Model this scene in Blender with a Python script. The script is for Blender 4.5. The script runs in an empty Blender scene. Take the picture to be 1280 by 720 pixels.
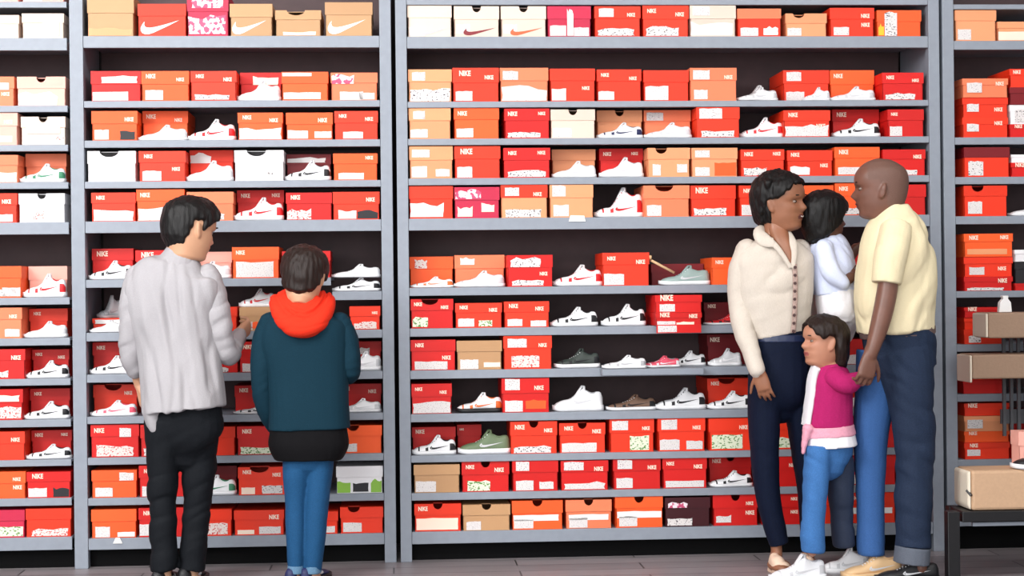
import bpy, bmesh, math, random
from mathutils import Vector, Matrix, noise
random.seed(7)
SC = bpy.context.scene
COL = SC.collection
PI = math.pi
# ------------------------------------------------------------------ camera
FPX = 2192.0; YAW = math.radians(3.73); ROLL = math.radians(0.6); DIST = 8.0; CAMH = 1.24
FWD = Vector((math.sin(YAW), math.cos(YAW), 0)); R0 = Vector((math.cos(YAW), -math.sin(YAW), 0)); Z = Vector((0, 0, 1))
RT = R0*math.cos(ROLL) - Z*math.sin(ROLL)
UP = R0*math.sin(ROLL) + Z*math.cos(ROLL)
CAM = Vector((0, 0, CAMH)) - FWD*DIST
def ray(px, py):
    return FWD + RT*((px-640)/FPX) + UP*((360-py)/FPX)
def P(px, py, Y=0.0):                     # where the line of sight through a pixel meets the vertical plane y = Y
    d = ray(px, py); t = (Y-CAM.y)/d.y
    return CAM + d*t
def ground(px, py):
    d = ray(px, py); t = -CAM.z/d.z
    return CAM + d*t
cd = bpy.data.cameras.new('camera'); cam = bpy.data.objects.new('camera', cd); COL.objects.link(cam)
cd.sensor_width = 36; cd.lens = 36*FPX/1280; cd.clip_end = 100
m = Matrix((RT, UP, -FWD)).transposed().to_4x4(); m.translation = CAM; cam.matrix_world = m
SC.camera = cam
# ------------------------------------------------------------------ materials
def srgb(c):
    return tuple((v/12.92 if v <= .04045 else ((v+.055)/1.055)**2.4) for v in [x/255 for x in c])
MATS = {}
def mat(name, rgb, rough=.6, metal=0, bump=0, bscale=60, vary=0, coat=0, stretch=None, dark=0, sheen=0, spec=.5):
    if name in MATS: return MATS[name]
    m = bpy.data.materials.new(name); m.use_nodes = True; nt = m.node_tree; b = nt.nodes['Principled BSDF']
    c = (*srgb(rgb), 1)
    b.inputs['Base Color'].default_value = c; b.inputs['Roughness'].default_value = rough; b.inputs['Metallic'].default_value = metal
    b.inputs['Specular IOR Level'].default_value = spec
    if coat: b.inputs['Coat Weight'].default_value = coat
    if sheen: b.inputs['Sheen Weight'].default_value = sheen
    tc = nt.nodes.new('ShaderNodeTexCoord'); mp = nt.nodes.new('ShaderNodeMapping'); nt.links.new(tc.outputs['Object'], mp.inputs[0])
    if stretch: mp.inputs['Scale'].default_value = stretch
    src = None
    if vary:
        oi = nt.nodes.new('ShaderNodeObjectInfo'); hs = nt.nodes.new('ShaderNodeHueSaturation'); mr = nt.nodes.new('ShaderNodeMapRange')
        mr.inputs['To Min'].default_value = 1-vary; mr.inputs['To Max'].default_value = 1+vary
        nt.links.new(oi.outputs['Random'], mr.inputs[0]); nt.links.new(mr.outputs[0], hs.inputs['Value']); hs.inputs['Color'].default_value = c
        src = hs.outputs[0]
    if dark:                                        # mottled cloth / hair / concrete colour
        nz = nt.nodes.new('ShaderNodeTexNoise'); nz.inputs['Scale'].default_value = bscale; nz.inputs['Detail'].default_value = 4
        nt.links.new(mp.outputs[0], nz.inputs['Vector'])
        mx = nt.nodes.new('ShaderNodeMix'); mx.data_type = 'RGBA'
        rr = nt.nodes.new('ShaderNodeMapRange'); rr.inputs['From Min'].default_value = .35; rr.inputs['From Max'].default_value = .65
        nt.links.new(nz.outputs[0], rr.inputs[0]); nt.links.new(rr.outputs[0], mx.inputs[0])
        mx.inputs[6].default_value = tuple(v*(1-dark) for v in c[:3])+(1,); mx.inputs[7].default_value = c
        if src: nt.links.new(src, mx.inputs[7])
        src = mx.outputs[2]
    if src: nt.links.new(src, b.inputs['Base Color'])
    if bump:
        nz = nt.nodes.new('ShaderNodeTexNoise'); nz.inputs['Scale'].default_value = bscale; nz.inputs['Detail'].default_value = 3
        nt.links.new(mp.outputs[0], nz.inputs['Vector'])
        bp = nt.nodes.new('ShaderNodeBump'); bp.inputs['Strength'].default_value = bump; bp.inputs['Distance'].default_value = .004
        nt.links.new(nz.outputs[0], bp.inputs['Height']); nt.links.new(bp.outputs[0], b.inputs['Normal'])
    MATS[name] = m
    return m
def printed(name, paper, ink, scale=140, thr=.56, rough=.5, stretch=(1, 1, 1.6)):
    """paper with small printed marks"""
    if name in MATS: return MATS[name]
    m = bpy.data.materials.new(name); m.use_nodes = True; nt = m.node_tree; b = nt.nodes['Principled BSDF']
    tc = nt.nodes.new('ShaderNodeTexCoord'); mp = nt.nodes.new('ShaderNodeMapping'); mp.inputs['Scale'].default_value = stretch
    oi = nt.nodes.new('ShaderNodeObjectInfo'); cb = nt.nodes.new('ShaderNodeCombineXYZ')
    ml = nt.nodes.new('ShaderNodeMath'); ml.operation = 'MULTIPLY'; ml.inputs[1].default_value = 9
    nt.links.new(oi.outputs['Random'], ml.inputs[0]); nt.links.new(ml.outputs[0], cb.inputs[0]); nt.links.new(ml.outputs[0], cb.inputs[2])
    nt.links.new(cb.outputs[0], mp.inputs['Location'])
    nt.links.new(tc.outputs['Object'], mp.inputs[0])
    nz = nt.nodes.new('ShaderNodeTexNoise'); nz.inputs['Scale'].default_value = scale; nz.inputs['Detail'].default_value = 1
    nt.links.new(mp.outputs[0], nz.inputs['Vector'])
    rr = nt.nodes.new('ShaderNodeMapRange'); rr.inputs['From Min'].default_value = thr; rr.inputs['From Max'].default_value = thr+.05
    nt.links.new(nz.outputs[0], rr.inputs[0])
    mx = nt.nodes.new('ShaderNodeMix'); mx.data_type = 'RGBA'; nt.links.new(rr.outputs[0], mx.inputs[0])
    mx.inputs[6].default_value = (*srgb(paper), 1); mx.inputs[7].default_value = (*srgb(ink), 1)
    nt.links.new(mx.outputs[2], b.inputs['Base Color']); b.inputs['Roughness'].default_value = rough
    MATS[name] = m
    return m
# ------------------------------------------------------------------ mesh helpers
class MB:
    def __init__(s): s.v = []; s.f = []; s.mi = []
    def add(s, vs, fs, mi=0):
        o = len(s.v); s.v += [tuple(v) for v in vs]; s.f += [tuple(i+o for i in f) for f in fs]; s.mi += [mi]*len(fs)
    def box(s, x0, x1, y0, y1, z0, z1, mi=0):
        s.add([(x0,y0,z0),(x1,y0,z0),(x1,y1,z0),(x0,y1,z0),(x0,y0,z1),(x1,y0,z1),(x1,y1,z1),(x0,y1,z1)],
              [(0,3,2,1),(4,5,6,7),(0,1,5,4),(1,2,6,5),(2,3,7,6),(3,0,4,7)], mi)
    def prism(s, pts, y0, y1, mi=0):            # outline in x,z (counter-clockwise seen from -y) given thickness along y
        n = len(pts)
        s.add([(x, y0, z) for x, z in pts]+[(x, y1, z) for x, z in pts],
              [tuple(range(n)), tuple(range(2*n-1, n-1, -1))]+[(i, i+n, (i+1) % n+n, (i+1) % n) for i in range(n)], mi)
    def cyl(s, a, b, r, seg=10, r2=None, mi=0):
        a = Vector(a); b = Vector(b); t = (b-a).normalized(); u = t.orthogonal().normalized(); w = t.cross(u); r2 = r if r2 is None else r2
        vs = [a+(u*math.cos(2*PI*i/seg)+w*math.sin(2*PI*i/seg))*r for i in range(seg)]+[b+(u*math.cos(2*PI*i/seg)+w*math.sin(2*PI*i/seg))*r2 for i in range(seg)]
        s.add(vs, [(i, (i+1) % seg, (i+1) % seg+seg, i+seg) for i in range(seg)]+[tuple(range(seg-1, -1, -1)), tuple(range(seg, 2*seg))], mi)
    def rings(s, rings, mi=0, cap=True):
        n = len(rings[0]); vs = [p for r in rings for p in r]
        fs = [(k*n+i, k*n+(i+1) % n, (k+1)*n+(i+1) % n, (k+1)*n+i) for k in range(len(rings)-1) for i in range(n)]
        if cap: fs += [tuple(range(n-1, -1, -1)), tuple(range((len(rings)-1)*n, len(rings)*n))]
        s.add(vs, fs, mi)
    def mesh(s, name, mats, smooth=False):
        me = bpy.data.meshes.new(name); me.from_pydata(s.v, [], s.f)
        for m_ in (mats if isinstance(mats, (list, tuple)) else [mats]): me.materials.append(m_)
        me.polygons.foreach_set('material_index', s.mi)
        if smooth: me.polygons.foreach_set('use_smooth', [True]*len(s.f))
        me.update()
        bm = bmesh.new(); bm.from_mesh(me); bmesh.ops.recalc_face_normals(bm, faces=bm.faces); bm.to_mesh(me); bm.free()
        return me
def link(name, me, parent=None, loc=None, bevel=0):
    o = bpy.data.objects.new(name, me); COL.objects.link(o)
    if parent: o.parent = parent
    if loc is not None: o.location = loc
    if bevel:
        b = o.modifiers.new('bevel', 'BEVEL'); b.width = bevel; b.segments = 2; b.limit_method = 'ANGLE'
    return o
def thing(name, label, cat, loc, group=None):
    o = bpy.data.objects.new(name, None); COL.objects.link(o); o.location = loc; o.empty_display_size = .05
    tag(o, label, cat, group); return o
LABELS = {}
def tag(o, label, cat, group=None):
    o['label'] = label; o['category'] = cat
    n = len(label.split())
    if n > 16 or n < 4: print('LABEL WORDS', n, label)
    if label in LABELS: print('DUP LABEL', label)
    LABELS[label] = 1
    if group: o['group'] = group
def cr(p0, p1, p2, p3, t):
    return tuple(.5*((2*b)+(-a+c)*t+(2*a-5*b+4*c-d)*t*t+(-a+3*b-3*c+d)*t*t*t) for a, b, c, d in zip(p0, p1, p2, p3))
def interp(keys, t):                       # piecewise smooth scalar curve
    if t <= keys[0][0]: return keys[0][1]
    for (a, va), (b, vb) in zip(keys, keys[1:]):
        if t <= b:
            k = (t-a)/(b-a); k = k*k*(3-2*k)
            return va+(vb-va)*k
    return keys[-1][1]
def lerpk(keys, t):
    """catmull-rom through keys"""
    if t <= keys[0][0]: return keys[0][1]
    if t >= keys[-1][0]: return keys[-1][1]
    for i in range(len(keys)-1):
        if t <= keys[i+1][0]:
            a = keys[max(i-1, 0)]; b = keys[i]; c = keys[i+1]; d = keys[min(i+2, len(keys)-1)]
            k = (t-b[0])/(c[0]-b[0])
            m1 = (c[1]-a[1])/(c[0]-a[0])*(c[0]-b[0]); m2 = (d[1]-b[1])/(d[0]-b[0])*(c[0]-b[0])
            return (2*k**3-3*k*k+1)*b[1]+(k**3-2*k*k+k)*m1+(-2*k**3+3*k*k)*c[1]+(k**3-k*k)*m2
WHITE = mat('paper white', (240, 238, 236), .55)
# ------------------------------------------------------------------ the setting
def structure(name, me):
    o = link(name, me); o['kind'] = 'structure'; return o
def floor_mat():
    m = bpy.data.materials.new('dark plank floor'); m.use_nodes = True; nt = m.node_tree; b = nt.nodes['Principled BSDF']
    tc = nt.nodes.new('ShaderNodeTexCoord'); br = nt.nodes.new('ShaderNodeTexBrick'); nt.links.new(tc.outputs['Object'], br.inputs[0])
    br.inputs['Color1'].default_value = (*srgb((168, 160, 163)), 1); br.inputs['Color2'].default_value = (*srgb((146, 139, 142)), 1); br.inputs['Mortar'].default_value = (*srgb((70, 66, 66)), 1)
    br.inputs['Scale'].default_value = 1; br.inputs['Brick Width'].default_value = 1.1; br.inputs['Row Height'].default_value = .16; br.inputs['Mortar Size'].default_value = .004
    mp = nt.nodes.new('ShaderNodeMapping'); mp.inputs['Scale'].default_value = (2, 30, 1); nt.links.new(tc.outputs['Object'], mp.inputs[0])
    nz = nt.nodes.new('ShaderNodeTexNoise'); nz.inputs['Scale'].default_value = 2; nz.inputs['Detail'].default_value = 5; nt.links.new(mp.outputs[0], nz.inputs[0])
    mx = nt.nodes.new('ShaderNodeMix'); mx.data_type = 'RGBA'; mx.blend_type = 'MULTIPLY'; mx.inputs[0].default_value = .5
    nt.links.new(br.outputs[0], mx.inputs[6]); nt.links.new(nz.outputs[0], mx.inputs[7]); nt.links.new(mx.outputs[2], b.inputs['Base Color'])
    b.inputs['Roughness'].default_value = .38
    return m
f = MB(); f.box(-9, 9, -11, .75, -.05, 0); structure('floor', f.mesh('floor', floor_mat()))
f = MB(); f.box(-9, 9, .6, .75, 0, 3.7); structure('wall_back', f.mesh('wall_back', mat('dark wall', (58, 50, 50), .8)))
f = MB(); f.box(-9, 9, -11, .75, 3.7, 3.8); structure('ceiling', f.mesh('ceiling', mat('ceiling white', (225, 225, 222), .8)))
STEEL = mat('grey painted steel', (140, 147, 158), .45, metal=.0, bump=.06, bscale=25, dark=.07)
PANEL = mat('dark brown back panel', (74, 52, 54), .6, bump=.1, bscale=12, dark=.15)
KICK = mat('black kick board', (4, 4, 5), .7, spec=.1)
ZTOP = 3.0
def zat(px, py, Y=0.0): return P(px, py, Y).z
def xat(px, py=360, Y=0.0): return P(px, py, Y).x
DEPTH = .46
BAYS = {}; BOTS = {}; INX = {}
def bay(key, label, posts, xl, xr, cx, shelves):
    """posts: pixel x pairs (at mid height); xl, xr: inner limits; shelves: (y top, y bottom, [x from, x to])"""
    x0 = xat(xl); x1 = xat(xr)
    INX[key] = (x0, x1)
    root = thing('shelving_unit', label, 'shelving unit', ((x0+x1)/2, .23, 0), 'tall grey steel shelving units')
    ox, oy = (x0+x1)/2, .23
    def part(name, mb, m_, bevel=0): return link(name, mb.mesh(name, m_), root, (-ox, -oy, 0), bevel)
    for a, b in posts:
        mb = MB(); A, B = xat(a), xat(b)
        if (key, a) == ('2', 90): pass
        mb.box(A, B, -.004, .05, 0, ZTOP); mb.box(A+.012, B-.012, .05, .5, 0.02, ZTOP-.02)
        part('upright', mb, STEEL, .002)
    mb = MB(); mb.box(x0+.001, x1-.001, .485, .5, .0, ZTOP-.03); part('back_panel', mb, PANEL)
    mb = MB(); mb.box(x0+.001, x1-.001, .05, .08, 0.001, zat(cx, shelves[-1][1])-.002); part('kick_board', mb, KICK)
    tops = []
    for s in shelves:
        yt, yb = s[0], s[1]; a, b = (s[2], s[3]) if len(s) > 2 else (None, None)
        zt, zb = zat(cx, yt), zat(cx, yb)
        A = xat(a) if a else x0; B = xat(b) if b else x1
        mb = MB(); mb.box(A+.001, B-.001, 0, .012, zb, zt); mb.box(A+.001, B-.001, .012, DEPTH+.02, zt-.012, zt)
        mb.box(A+.001, B-.001, .012, .03, zb, zb+.003)
        part('shelf', mb, STEEL, .0015)
        tops.append(zt); BOTS.setdefault(key, []).append(zb)
    BAYS[key] = tops
    return tops
bay('1', 'leftmost tall grey steel shelving unit, cut off by the picture edge', [(-92, -78)], -78, 87, 40,
    [(2, 9.5), (47.5, 63), (132, 140), (181, 189), (228, 236), (278, 293), (372, 381), (422.7, 432), (473.5, 482), (524.8, 534), (575, 583), (623, 632.5), (672, 688)])
bay('2', 'tall grey steel shelving unit behind the man in grey and the hooded child', [(90, 107), (477.5, 492)], 107, 477.5, 292,
    [(44.8, 59.5), (125.7, 134), (174.8, 183.8), (226, 234.5), (275.5, 290), (348, 358, 107, 414), (365.7, 376.7, 415, 477.5), (414, 424.5), (466, 476), (518.5, 527.5), (569.5, 578.5), (619.8, 629), (670, 684)])
bay('3', 'widest tall grey steel shelving unit, behind the family on the right', [(497.5, 511.5), (1163.5, 1177)], 511.5, 1163.5, 838,
    [(-2.5, 6), (45.5, 60), (126, 133.5), (172, 180), (221, 229.5), (270.8, 285.5), (356.5, 366.5), (407, 417), (459, 469.5), (513, 523), (564.5, 573), (611, 620), (659, 674)])
bay('4', 'rightmost tall grey steel shelving unit behind the tan display shelves', [(1181, 1195)], 1195, 1420, 1250,
    [(5.5, 11.5), (51, 62), (171.5, 180.5), (221, 230), (270, 280), (363.5, 371.7), (430, 439), (492, 501.5), (574, 582), (640, 657)])
z = zat
# ------------------------------------------------------------------ shoe boxes
BC = {'R': ((208, 20, 16), 'red'), 'O': ((236, 52, 20), 'orange-red'), 'G': ((250, 92, 34), 'orange'), 'S': ((240, 126, 86), 'salmon'),
      'A': ((234, 154, 108), 'peach'), 'K': ((190, 146, 104), 'brown cardboard'), 'C': ((226, 202, 186), 'cream'), 'W': ((238, 236, 238), 'white'),
      'M': ((196, 34, 70), 'crimson'), 'D': ((120, 14, 24), 'dark red'), 'V': ((64, 22, 28), 'glossy maroon'), 'P': ((244, 176, 160), 'pale pink'), 'N': ((34, 32, 36), 'black'), 'L': ((140, 190, 70), 'lime green')}
BM = {k: mat('card '+v[1], v[0], .22 if k == 'V' else .5, bump=.12, bscale=30, vary=.07, spec=.35) for k, v in BC.items()}
LAB = printed('printed label', (222, 216, 214), (150, 136, 140), 190, .62)
LABK = printed('boldly printed label', (222, 216, 214), (70, 62, 70), 110, .60)
LABR = printed('label with red print', (226, 212, 206), (200, 50, 50), 110, .58)
LABG = printed('label with green print', (226, 232, 206), (96, 140, 70), 90, .56)
LABP = printed('pink patterned paper', (240, 224, 230), (196, 70, 110), 45, .5, stretch=(1, 1, 1))
CREAM = mat('print cream', (252, 226, 206), .5)
TICKM = {'w': mat('tick white', (245, 240, 238), .5), 'd': mat('tick dark red', (130, 26, 36), .5), 'o': mat('tick orange', (208, 96, 50), .5), 'h': mat('tick grey', (190, 190, 192), .5)}
LM = {'w': LAB, 'k': LABK, 'r': LABR, 'g': LABG, 'p': LABP, 'y': mat('yellow patch', (250, 190, 30), .5), 'c': CREAM, 'x': WHITE, 'R': BM['R'], 't': BM['K'], 'G': mat('green patch', (60, 130, 90), .5), 'N': BM['N'], 'O': BM['G'], 'L': BM['L'], 'D': BM['D'], 'A': BM['A']}
# brand lettering as a mesh
def text_mesh(txt, name):
    cu = bpy.data.curves.new(name, 'FONT'); cu.body = txt; cu.extrude = .02; cu.offset = .035; cu.align_x = 'CENTER'; cu.align_y = 'CENTER'; cu.resolution_u = 2
    ob = bpy.data.objects.new(name, cu); COL.objects.link(ob)
    dg = bpy.context.evaluated_depsgraph_get(); me = bpy.data.meshes.new_from_object(ob.evaluated_get(dg)); me.name = name
    bpy.data.objects.remove(ob); bpy.data.curves.remove(cu)
    w = max(v.co.x for v in me.vertices)-min(v.co.x for v in me.vertices)
    me.transform(Matrix.Rotation(PI/2, 4, 'X') @ Matrix.Scale(1/w, 4))
    me.materials.clear(); me.materials.append(CREAM)
    return me
TXT = text_mesh('NIKE', 'printed_lettering')
# the curved tick, unit width, origin at its left end
def tick_outline(n=14):
    top = []; bot = []
    for i in range(n+1):
        t = i/n                                    # from the tail tip (right) to the left hook
        x = 1-t*.86
        bot.append((x, .50*(1-t)**1.0 - .02*math.sin(PI*t)+.0))
        top.append((x, .50*(1-t)**1.35*1.0 + .16*math.sin(PI*min(1, t*1.02))**.9*t**.5 + .02))
    hook = [(.10, .06), (.03, .12), (.01, .20), (.04, .30), (.09, .38), (.12, .40), (.13, .33), (.15, .26), (.20, .20)]
    pts = [(1, .5)]+[(x, z_) for x, z_ in [(.75, .33), (.5, .18), (.34, .08), (.22, .03), (.12, .03), (.05, .07), (.01, .15), (.01, .25), (.05, .36), (.11, .46), (.10, .36), (.12, .29), (.17, .255), (.26, .25), (.40, .28), (.60, .345), (.8, .42)]]
    return pts
TICK = tick_outline()
def tick_mesh(key):
    mb = MB(); mb.prism([(x, z_) for x, z_ in reversed(TICK)], 0, .004); return mb.mesh('curved_tick', TICKM[key])
TICKS = {k: tick_mesh(k) for k in TICKM}
ORD = ['first', 'second', 'third', 'fourth', 'fifth', 'sixth', 'seventh', 'eighth', 'ninth', 'tenth', 'eleventh', 'twelfth', 'thirteenth', 'fourteenth']
PRE = {'l': (.04, .03, .42, .36, 'w'), 'L': (.04, .03, .80, .33, 'w'), 'r': (.60, .04, .96, .30, 'w'), 'x': (.06, .66, .42, .95, 'w'),
       'c': (.2, .03, .72, .3, 'w'), 'B': (.02, .30, .98, .53, 'x'), 'T': (.0, .02, 1., .48, 'w'), 't': (.06, .03, .86, .26, 'k'), 'b': (.06, .04, .6, .28, 'k')}
def ragged(x0, z0, x1, z1, amt):
    pts = []; n = 5
    for i in range(n): pts.append((x0+(x1-x0)*i/n, z0))
    for i in range(3): pts.append((x1-random.random()*amt*(x1-x0)*.1, z0+(z1-z0)*i*.2))
    for i in range(n+1): pts.append((x1-(x1-x0)*i/n, z1-random.random()*amt*(z1-z0)*(1.3 if i in (0, n) else 1)))
    for i in (2, 1): pts.append((x0+random.random()*amt*(x1-x0)*.1, z0+(z1-z0)*i*.2))
    return pts
def make_box(x0, x1, yf, z0, z1, col, toks, label, group, dep=.30, lidf=.40):
    w = x1-x0; h = z1-z0
    root = thing('shoe_box', label, 'shoe box', ((x0+x1)/2, yf+dep/2, z0+.0006), group)
    root.rotation_euler.z = math.radians(random.uniform(-.45, .45)) if dep < .4 else 0
    X0, X1, Y0, Y1 = -w/2, w/2, -dep/2, dep/2
    bh = h*(1-lidf); th = .003
    mb = MB(); mb.box(X0+.003, X1-.003, Y0+.004, Y1-.003, 0, .003)
    for a in ((X0+.003, X1-.003, Y0+.004, Y0+.007), (X0+.003, X1-.003, Y1-.006, Y1-.003), (X0+.003, X0+.006, Y0+.004, Y1-.003), (X1-.006, X1-.003, Y0+.004, Y1-.003)):
        mb.box(*a, .003, bh+.01)
    bodyc = col; lidc = col
    for t in toks:
        if t[0] == '=': lidc = t[1]
    link('box_body', mb.mesh('box_body', BM[bodyc]), root)
    # lid, with the thumb notch cut out of its front edge where there is one
    nc = None
    for t in toks:
        if t == 'n': nc = (.5, .10)
        if t == 'N': nc = (.45, .20)
        if t == 'j': nc = (.32, .14)
    pts = [(X0, bh), (X1, bh), (X1, h)]
    if nc:
        cx = X0+w*nc[0]; hw = w*nc[1]; dp = min(h*.2, h*lidf*.6)
        pts += [(cx+hw*math.cos(a), h-dp*math.sin(a)) for a in [PI*i/8 for i in range(9)]]
    pts += [(X0, h)]
    lid = MB(); lid.prism(pts, Y0, Y0+th)
    lid.box(X0, X1, Y1-th, Y1, bh, h); lid.box(X0, X0+th, Y0+th, Y1-th, bh, h); lid.box(X1-th, X1, Y0+th, Y1-th, bh, h)
    ty = Y0+(.045 if nc else th)
    lid.box(X0+th, X1-th, ty, Y1-th, h-th, h)
    if nc:
        lid.box(X0+th, cx-hw, Y0+th, ty, h-th, h); lid.box(cx+hw, X1-th, Y0+th, ty, h-th, h)
    link('lid', lid.mesh('lid', BM[lidc]), root)
    fy = Y0-.0005; by = Y0+.004-.0005
    def put_label(u0, v0, u1, v1, m_, rag=0.0):
        onlid = (v0+v1)/2 > 1-lidf or v1 > 1-lidf+.02
        if not onlid: v1 = min(v1, 1-lidf-.01)
        yy = fy if onlid else by
        a0, a1 = X0+.004+(w-.008)*u0, X0+.004+(w-.008)*u1
        mb = MB(); mb.prism(ragged(a0, h*v0, a1, h*v1, rag), yy-.001, yy)
        link('size_label' if m_ in 'wkrg' else 'printed_patch', mb.mesh('size_label', LM[m_]), root)
    for t in toks:
        if t in PRE:
            u0, v0, u1, v1, m_ = PRE[t]
            j = lambda s: random.uniform(-s, s)
            put_label(max(.01, u0+j(.03)), max(.02, v0+j(.02)), min(.99, u1+j(.06)), v1+j(.04), m_, .28 if t in 'tTb' else .08)
        elif t[0] == '#':
            q = t[1:].split('/'); put_label(*[float(s) for s in q[:4]], q[4], .32 if len(q) > 5 else .08)
        elif t in 'mqQMz' :
            u, v, s = {'m': (.19, .82, .19), 'q': (.8, .71, .18), 'Q': (.8, .40, .18), 'M': (.26, .83, .27), 'z': (.82, .83, .16)}[t]
            o = link('printed_lettering', TXT, root); s = s*w*random.uniform(.9, 1.1)
            onlid = v > 1-lidf
            o.scale = (s, .01, s*1.35); o.location = (X0+w*(u+random.uniform(-.02, .02)), (fy if onlid else by)-.0004, h*v)
        elif t in ('w', 'd', 'o', 'h'):
            o = link('curved_tick', TICKS[t], root); s = w*.80
            o.scale = (s, .4, s*(h/w)*1.15); o.location = (X0+w*(.05 if t == 'w' else .2), by-.0016, h*.03)
            if t != 'w': o.scale = (s*.9, .4, s*.45)
    return root
def feat(toks, shoe):
    if shoe: return 'behind %s sneaker' % shoe
    if 'w' in toks: return 'with big white tick'
    if 'd' in toks or 'o' in toks or 'h' in toks: return 'with thin curved tick'
    if any(t in toks for t in 'nNj') and 'B' in toks: return 'with notch, white band'
    if any(t in toks for t in 'nNj'): return 'with notched lid'
    if 'x' in toks and ('l' in toks or 't' in toks): return 'with two labels'
    if 'T' in toks: return 'with wide white label'
    if 't' in toks or 'L' in toks: return 'with long printed label'
    if 'l' in toks: return 'with small white label'
    return 'with printed lid'
# ------------------------------------------------------------------ sneakers
SCOL = {'w': ((236, 236, 238), 'white'), 'k': ((24, 24, 28), 'black'), 'r': ((206, 34, 40), 'red'), 'n': ((30, 36, 80), 'navy'), 'g': ((104, 122, 92), 'sage green'),
        'p': ((226, 88, 110), 'pink'), 'y': ((176, 176, 180), 'grey'), 'b': ((120, 92, 76), 'brown'), 'e': ((150, 170, 166), 'mint grey'), 'l': ((120, 190, 60), 'lime green'), 'o': ((226, 110, 50), 'orange'), 'f': ((56, 64, 60), 'dark green'), 'c': ((214, 178, 134), 'tan'), 'h': ((205, 205, 208), 'pale grey'), 't': ((58, 130, 96), 'green')}
SM = {k: mat('shoe '+v[1], v[0], .55, bump=.15, bscale=80) for k, v in SCOL.items()}
SHOES = {}
def shoe_meshes(main, acc, sole, hi):
    key = (main, acc, sole, hi)
    if key in SHOES: return SHOES[key]
    HK = [(0, .10), (.06, .17), (.2, .235), (.34, .27), (.5, .40), (.60, .50), (.66, .47), (.78, .40), (.9, .43), (.97, .40), (1, .30)]
    if hi: HK = [(a, b if a < .4 else b*1.35) for a, b in HK]
    WK = [(0, .06), (.05, .12), (.15, .165), (.3, .175), (.5, .15), (.7, .13), (.88, .13), (.97, .10), (1, .05)]
    zb = .075
    hh = lambda t: lerpk(HK, t); ww = lambda t: lerpk(WK, t)
    def side(t, z_):
        k = max(0, min(1, (z_-zb)/(hh(t)-zb))); return ww(t)*(1-.35*k)*(max(0, 1-k**5))**(.5)
    NR, NS = 30, 22; rings = []
    for i in range(NR+1):
        t = i/NR; r = []
        H = hh(t)
        for j in range(NS):
            a = PI*2*j/NS; c, s_ = math.cos(a), math.sin(a)
            k = (s_+1)/2                       # 0 bottom .. 1 top
            zz = zb+(H-zb)*(k**.8); wv = ww(t)*(1-.42*k)*abs(c)**.45*(1 if c > 0 else -1)
            r.append((t-.5, wv, zz))
        rings.append(r)
    mb = MB(); n = NS
    for k in range(NR):
        t = (k+.5)/NR
        for j in range(n):
            zc = (rings[k][j][2]-zb)/(hh(t)-zb)
            mi = 0
            if t > .87 and zc < .8: mi = 1
            if .12 < t < .17 or (.3 < t < .36 and zc < .7): mi = 1 if acc != main else 0
            mb.f.append((k*n+j, k*n+(j+1) % n, (k+1)*n+(j+1) % n, (k+1)*n+j)); mb.mi.append(mi)
    mb.v = [p for r in rings for p in r]
    mb.f += [tuple(range(n-1, -1, -1)), tuple(range(NR*n, NR*n+n))]; mb.mi += [0, 0]
    up = mb.mesh('upper', [SM[main], SM[acc]], True)
    # sole: outline loft with a lip around the upper
    so = MB(); rr = []
    for i in range(NR+1):
        t = i/NR; W = ww(t)*1.12+.006; lift = .03*max(0, (.2-t)/.2)**2; x = (t-.5)*1.03
        top = .105+.015*t; r = []
        for (a, b) in ((-1, .0), (-.98, .5), (-1, 1), (-.8, 1.02), (0, 1.02), (.8, 1.02), (1, 1), (.98, .5), (1, .0), (.4, 0), (-.4, 0)):
            r.append((x, W*a, lift+top*b))
        rr.append(r)
    so.rings(rr); sm = so.mesh('sole', SM[sole], True)
    to = MB()
    P0 = Vector((-.06, 0, hh(.42)-.01)); P1 = Vector((.09, 0, hh(.60)+.07)); P2 = Vector((.12, 0, hh(.60)+.06))
    ring = []
    for q, wd in ((P0, .05), ((P0+P1)/2, .06), (P1, .062), (P2, .05), (Vector((.13, 0, hh(.62)-.1)), .04)):
        ring.append([(q.x+dx, q.y+wd*a, q.z) for a, dx in ((-1, 0), (-.6, -.02), (.6, -.02), (1, 0), (.6, .03), (-.6, .03))])
    to.rings(ring); tm = to.mesh('tongue', SM[main], True)
    la = MB()
    for i in range(6):
        t = .33+.045*i; h0 = hh(t)
        la.cyl((t-.5, -.07, h0-.025), (t-.5+.015, 0, h0+.012), .011, 6); la.cyl((t-.5+.015, 0, h0+.012), (t-.5, .07, h0-.025), .011, 6)
    lm = la.mesh('laces', SM['w' if main != 'w' else ('h' if acc == 'w' else acc)], True)
    li = MB(); rg = []
    for i in range(9):
        a = PI*i/8; rg.append([(.27-.115*math.cos(a), .075*math.sin(a)*math.cos(b), hh(.77+.1*(-math.cos(a)))-.008+.02*math.sin(b)) for b in [2*PI*q/8 for q in range(8)]])
    li.rings(rg); lin = li.mesh('lining', SM[acc if acc != 'w' else 'y'], True)
    # tick on both sides, laid on the curved quarter
    tks = []
    for sg in (-1, 1):
        fr = []
        for x, z_ in TICK:
            t = .86-x*.46; t = .40+(x)*.46; zz = .15+z_*.24; t = min(.97, t)
            k = max(0, min(1, (zz-zb)/(hh(t)-zb))); k = k**1.25
            s_ = 2*k-1; c = math.sqrt(max(0, 1-s_*s_)); yv = (ww(t)*(1-.42*k)*c**.45+.004)*sg
            fr.append(Vector((t-.5, yv, zz)))
        nn = len(fr); bk = [p-Vector((0, .012*sg, 0)) for p in fr]
        tk = MB(); tk.add(fr+bk, [tuple(range(nn)), tuple(range(2*nn-1, nn-1, -1))]+[(i, i+nn, (i+1) % nn+nn, (i+1) % nn) for i in range(nn)])
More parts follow.
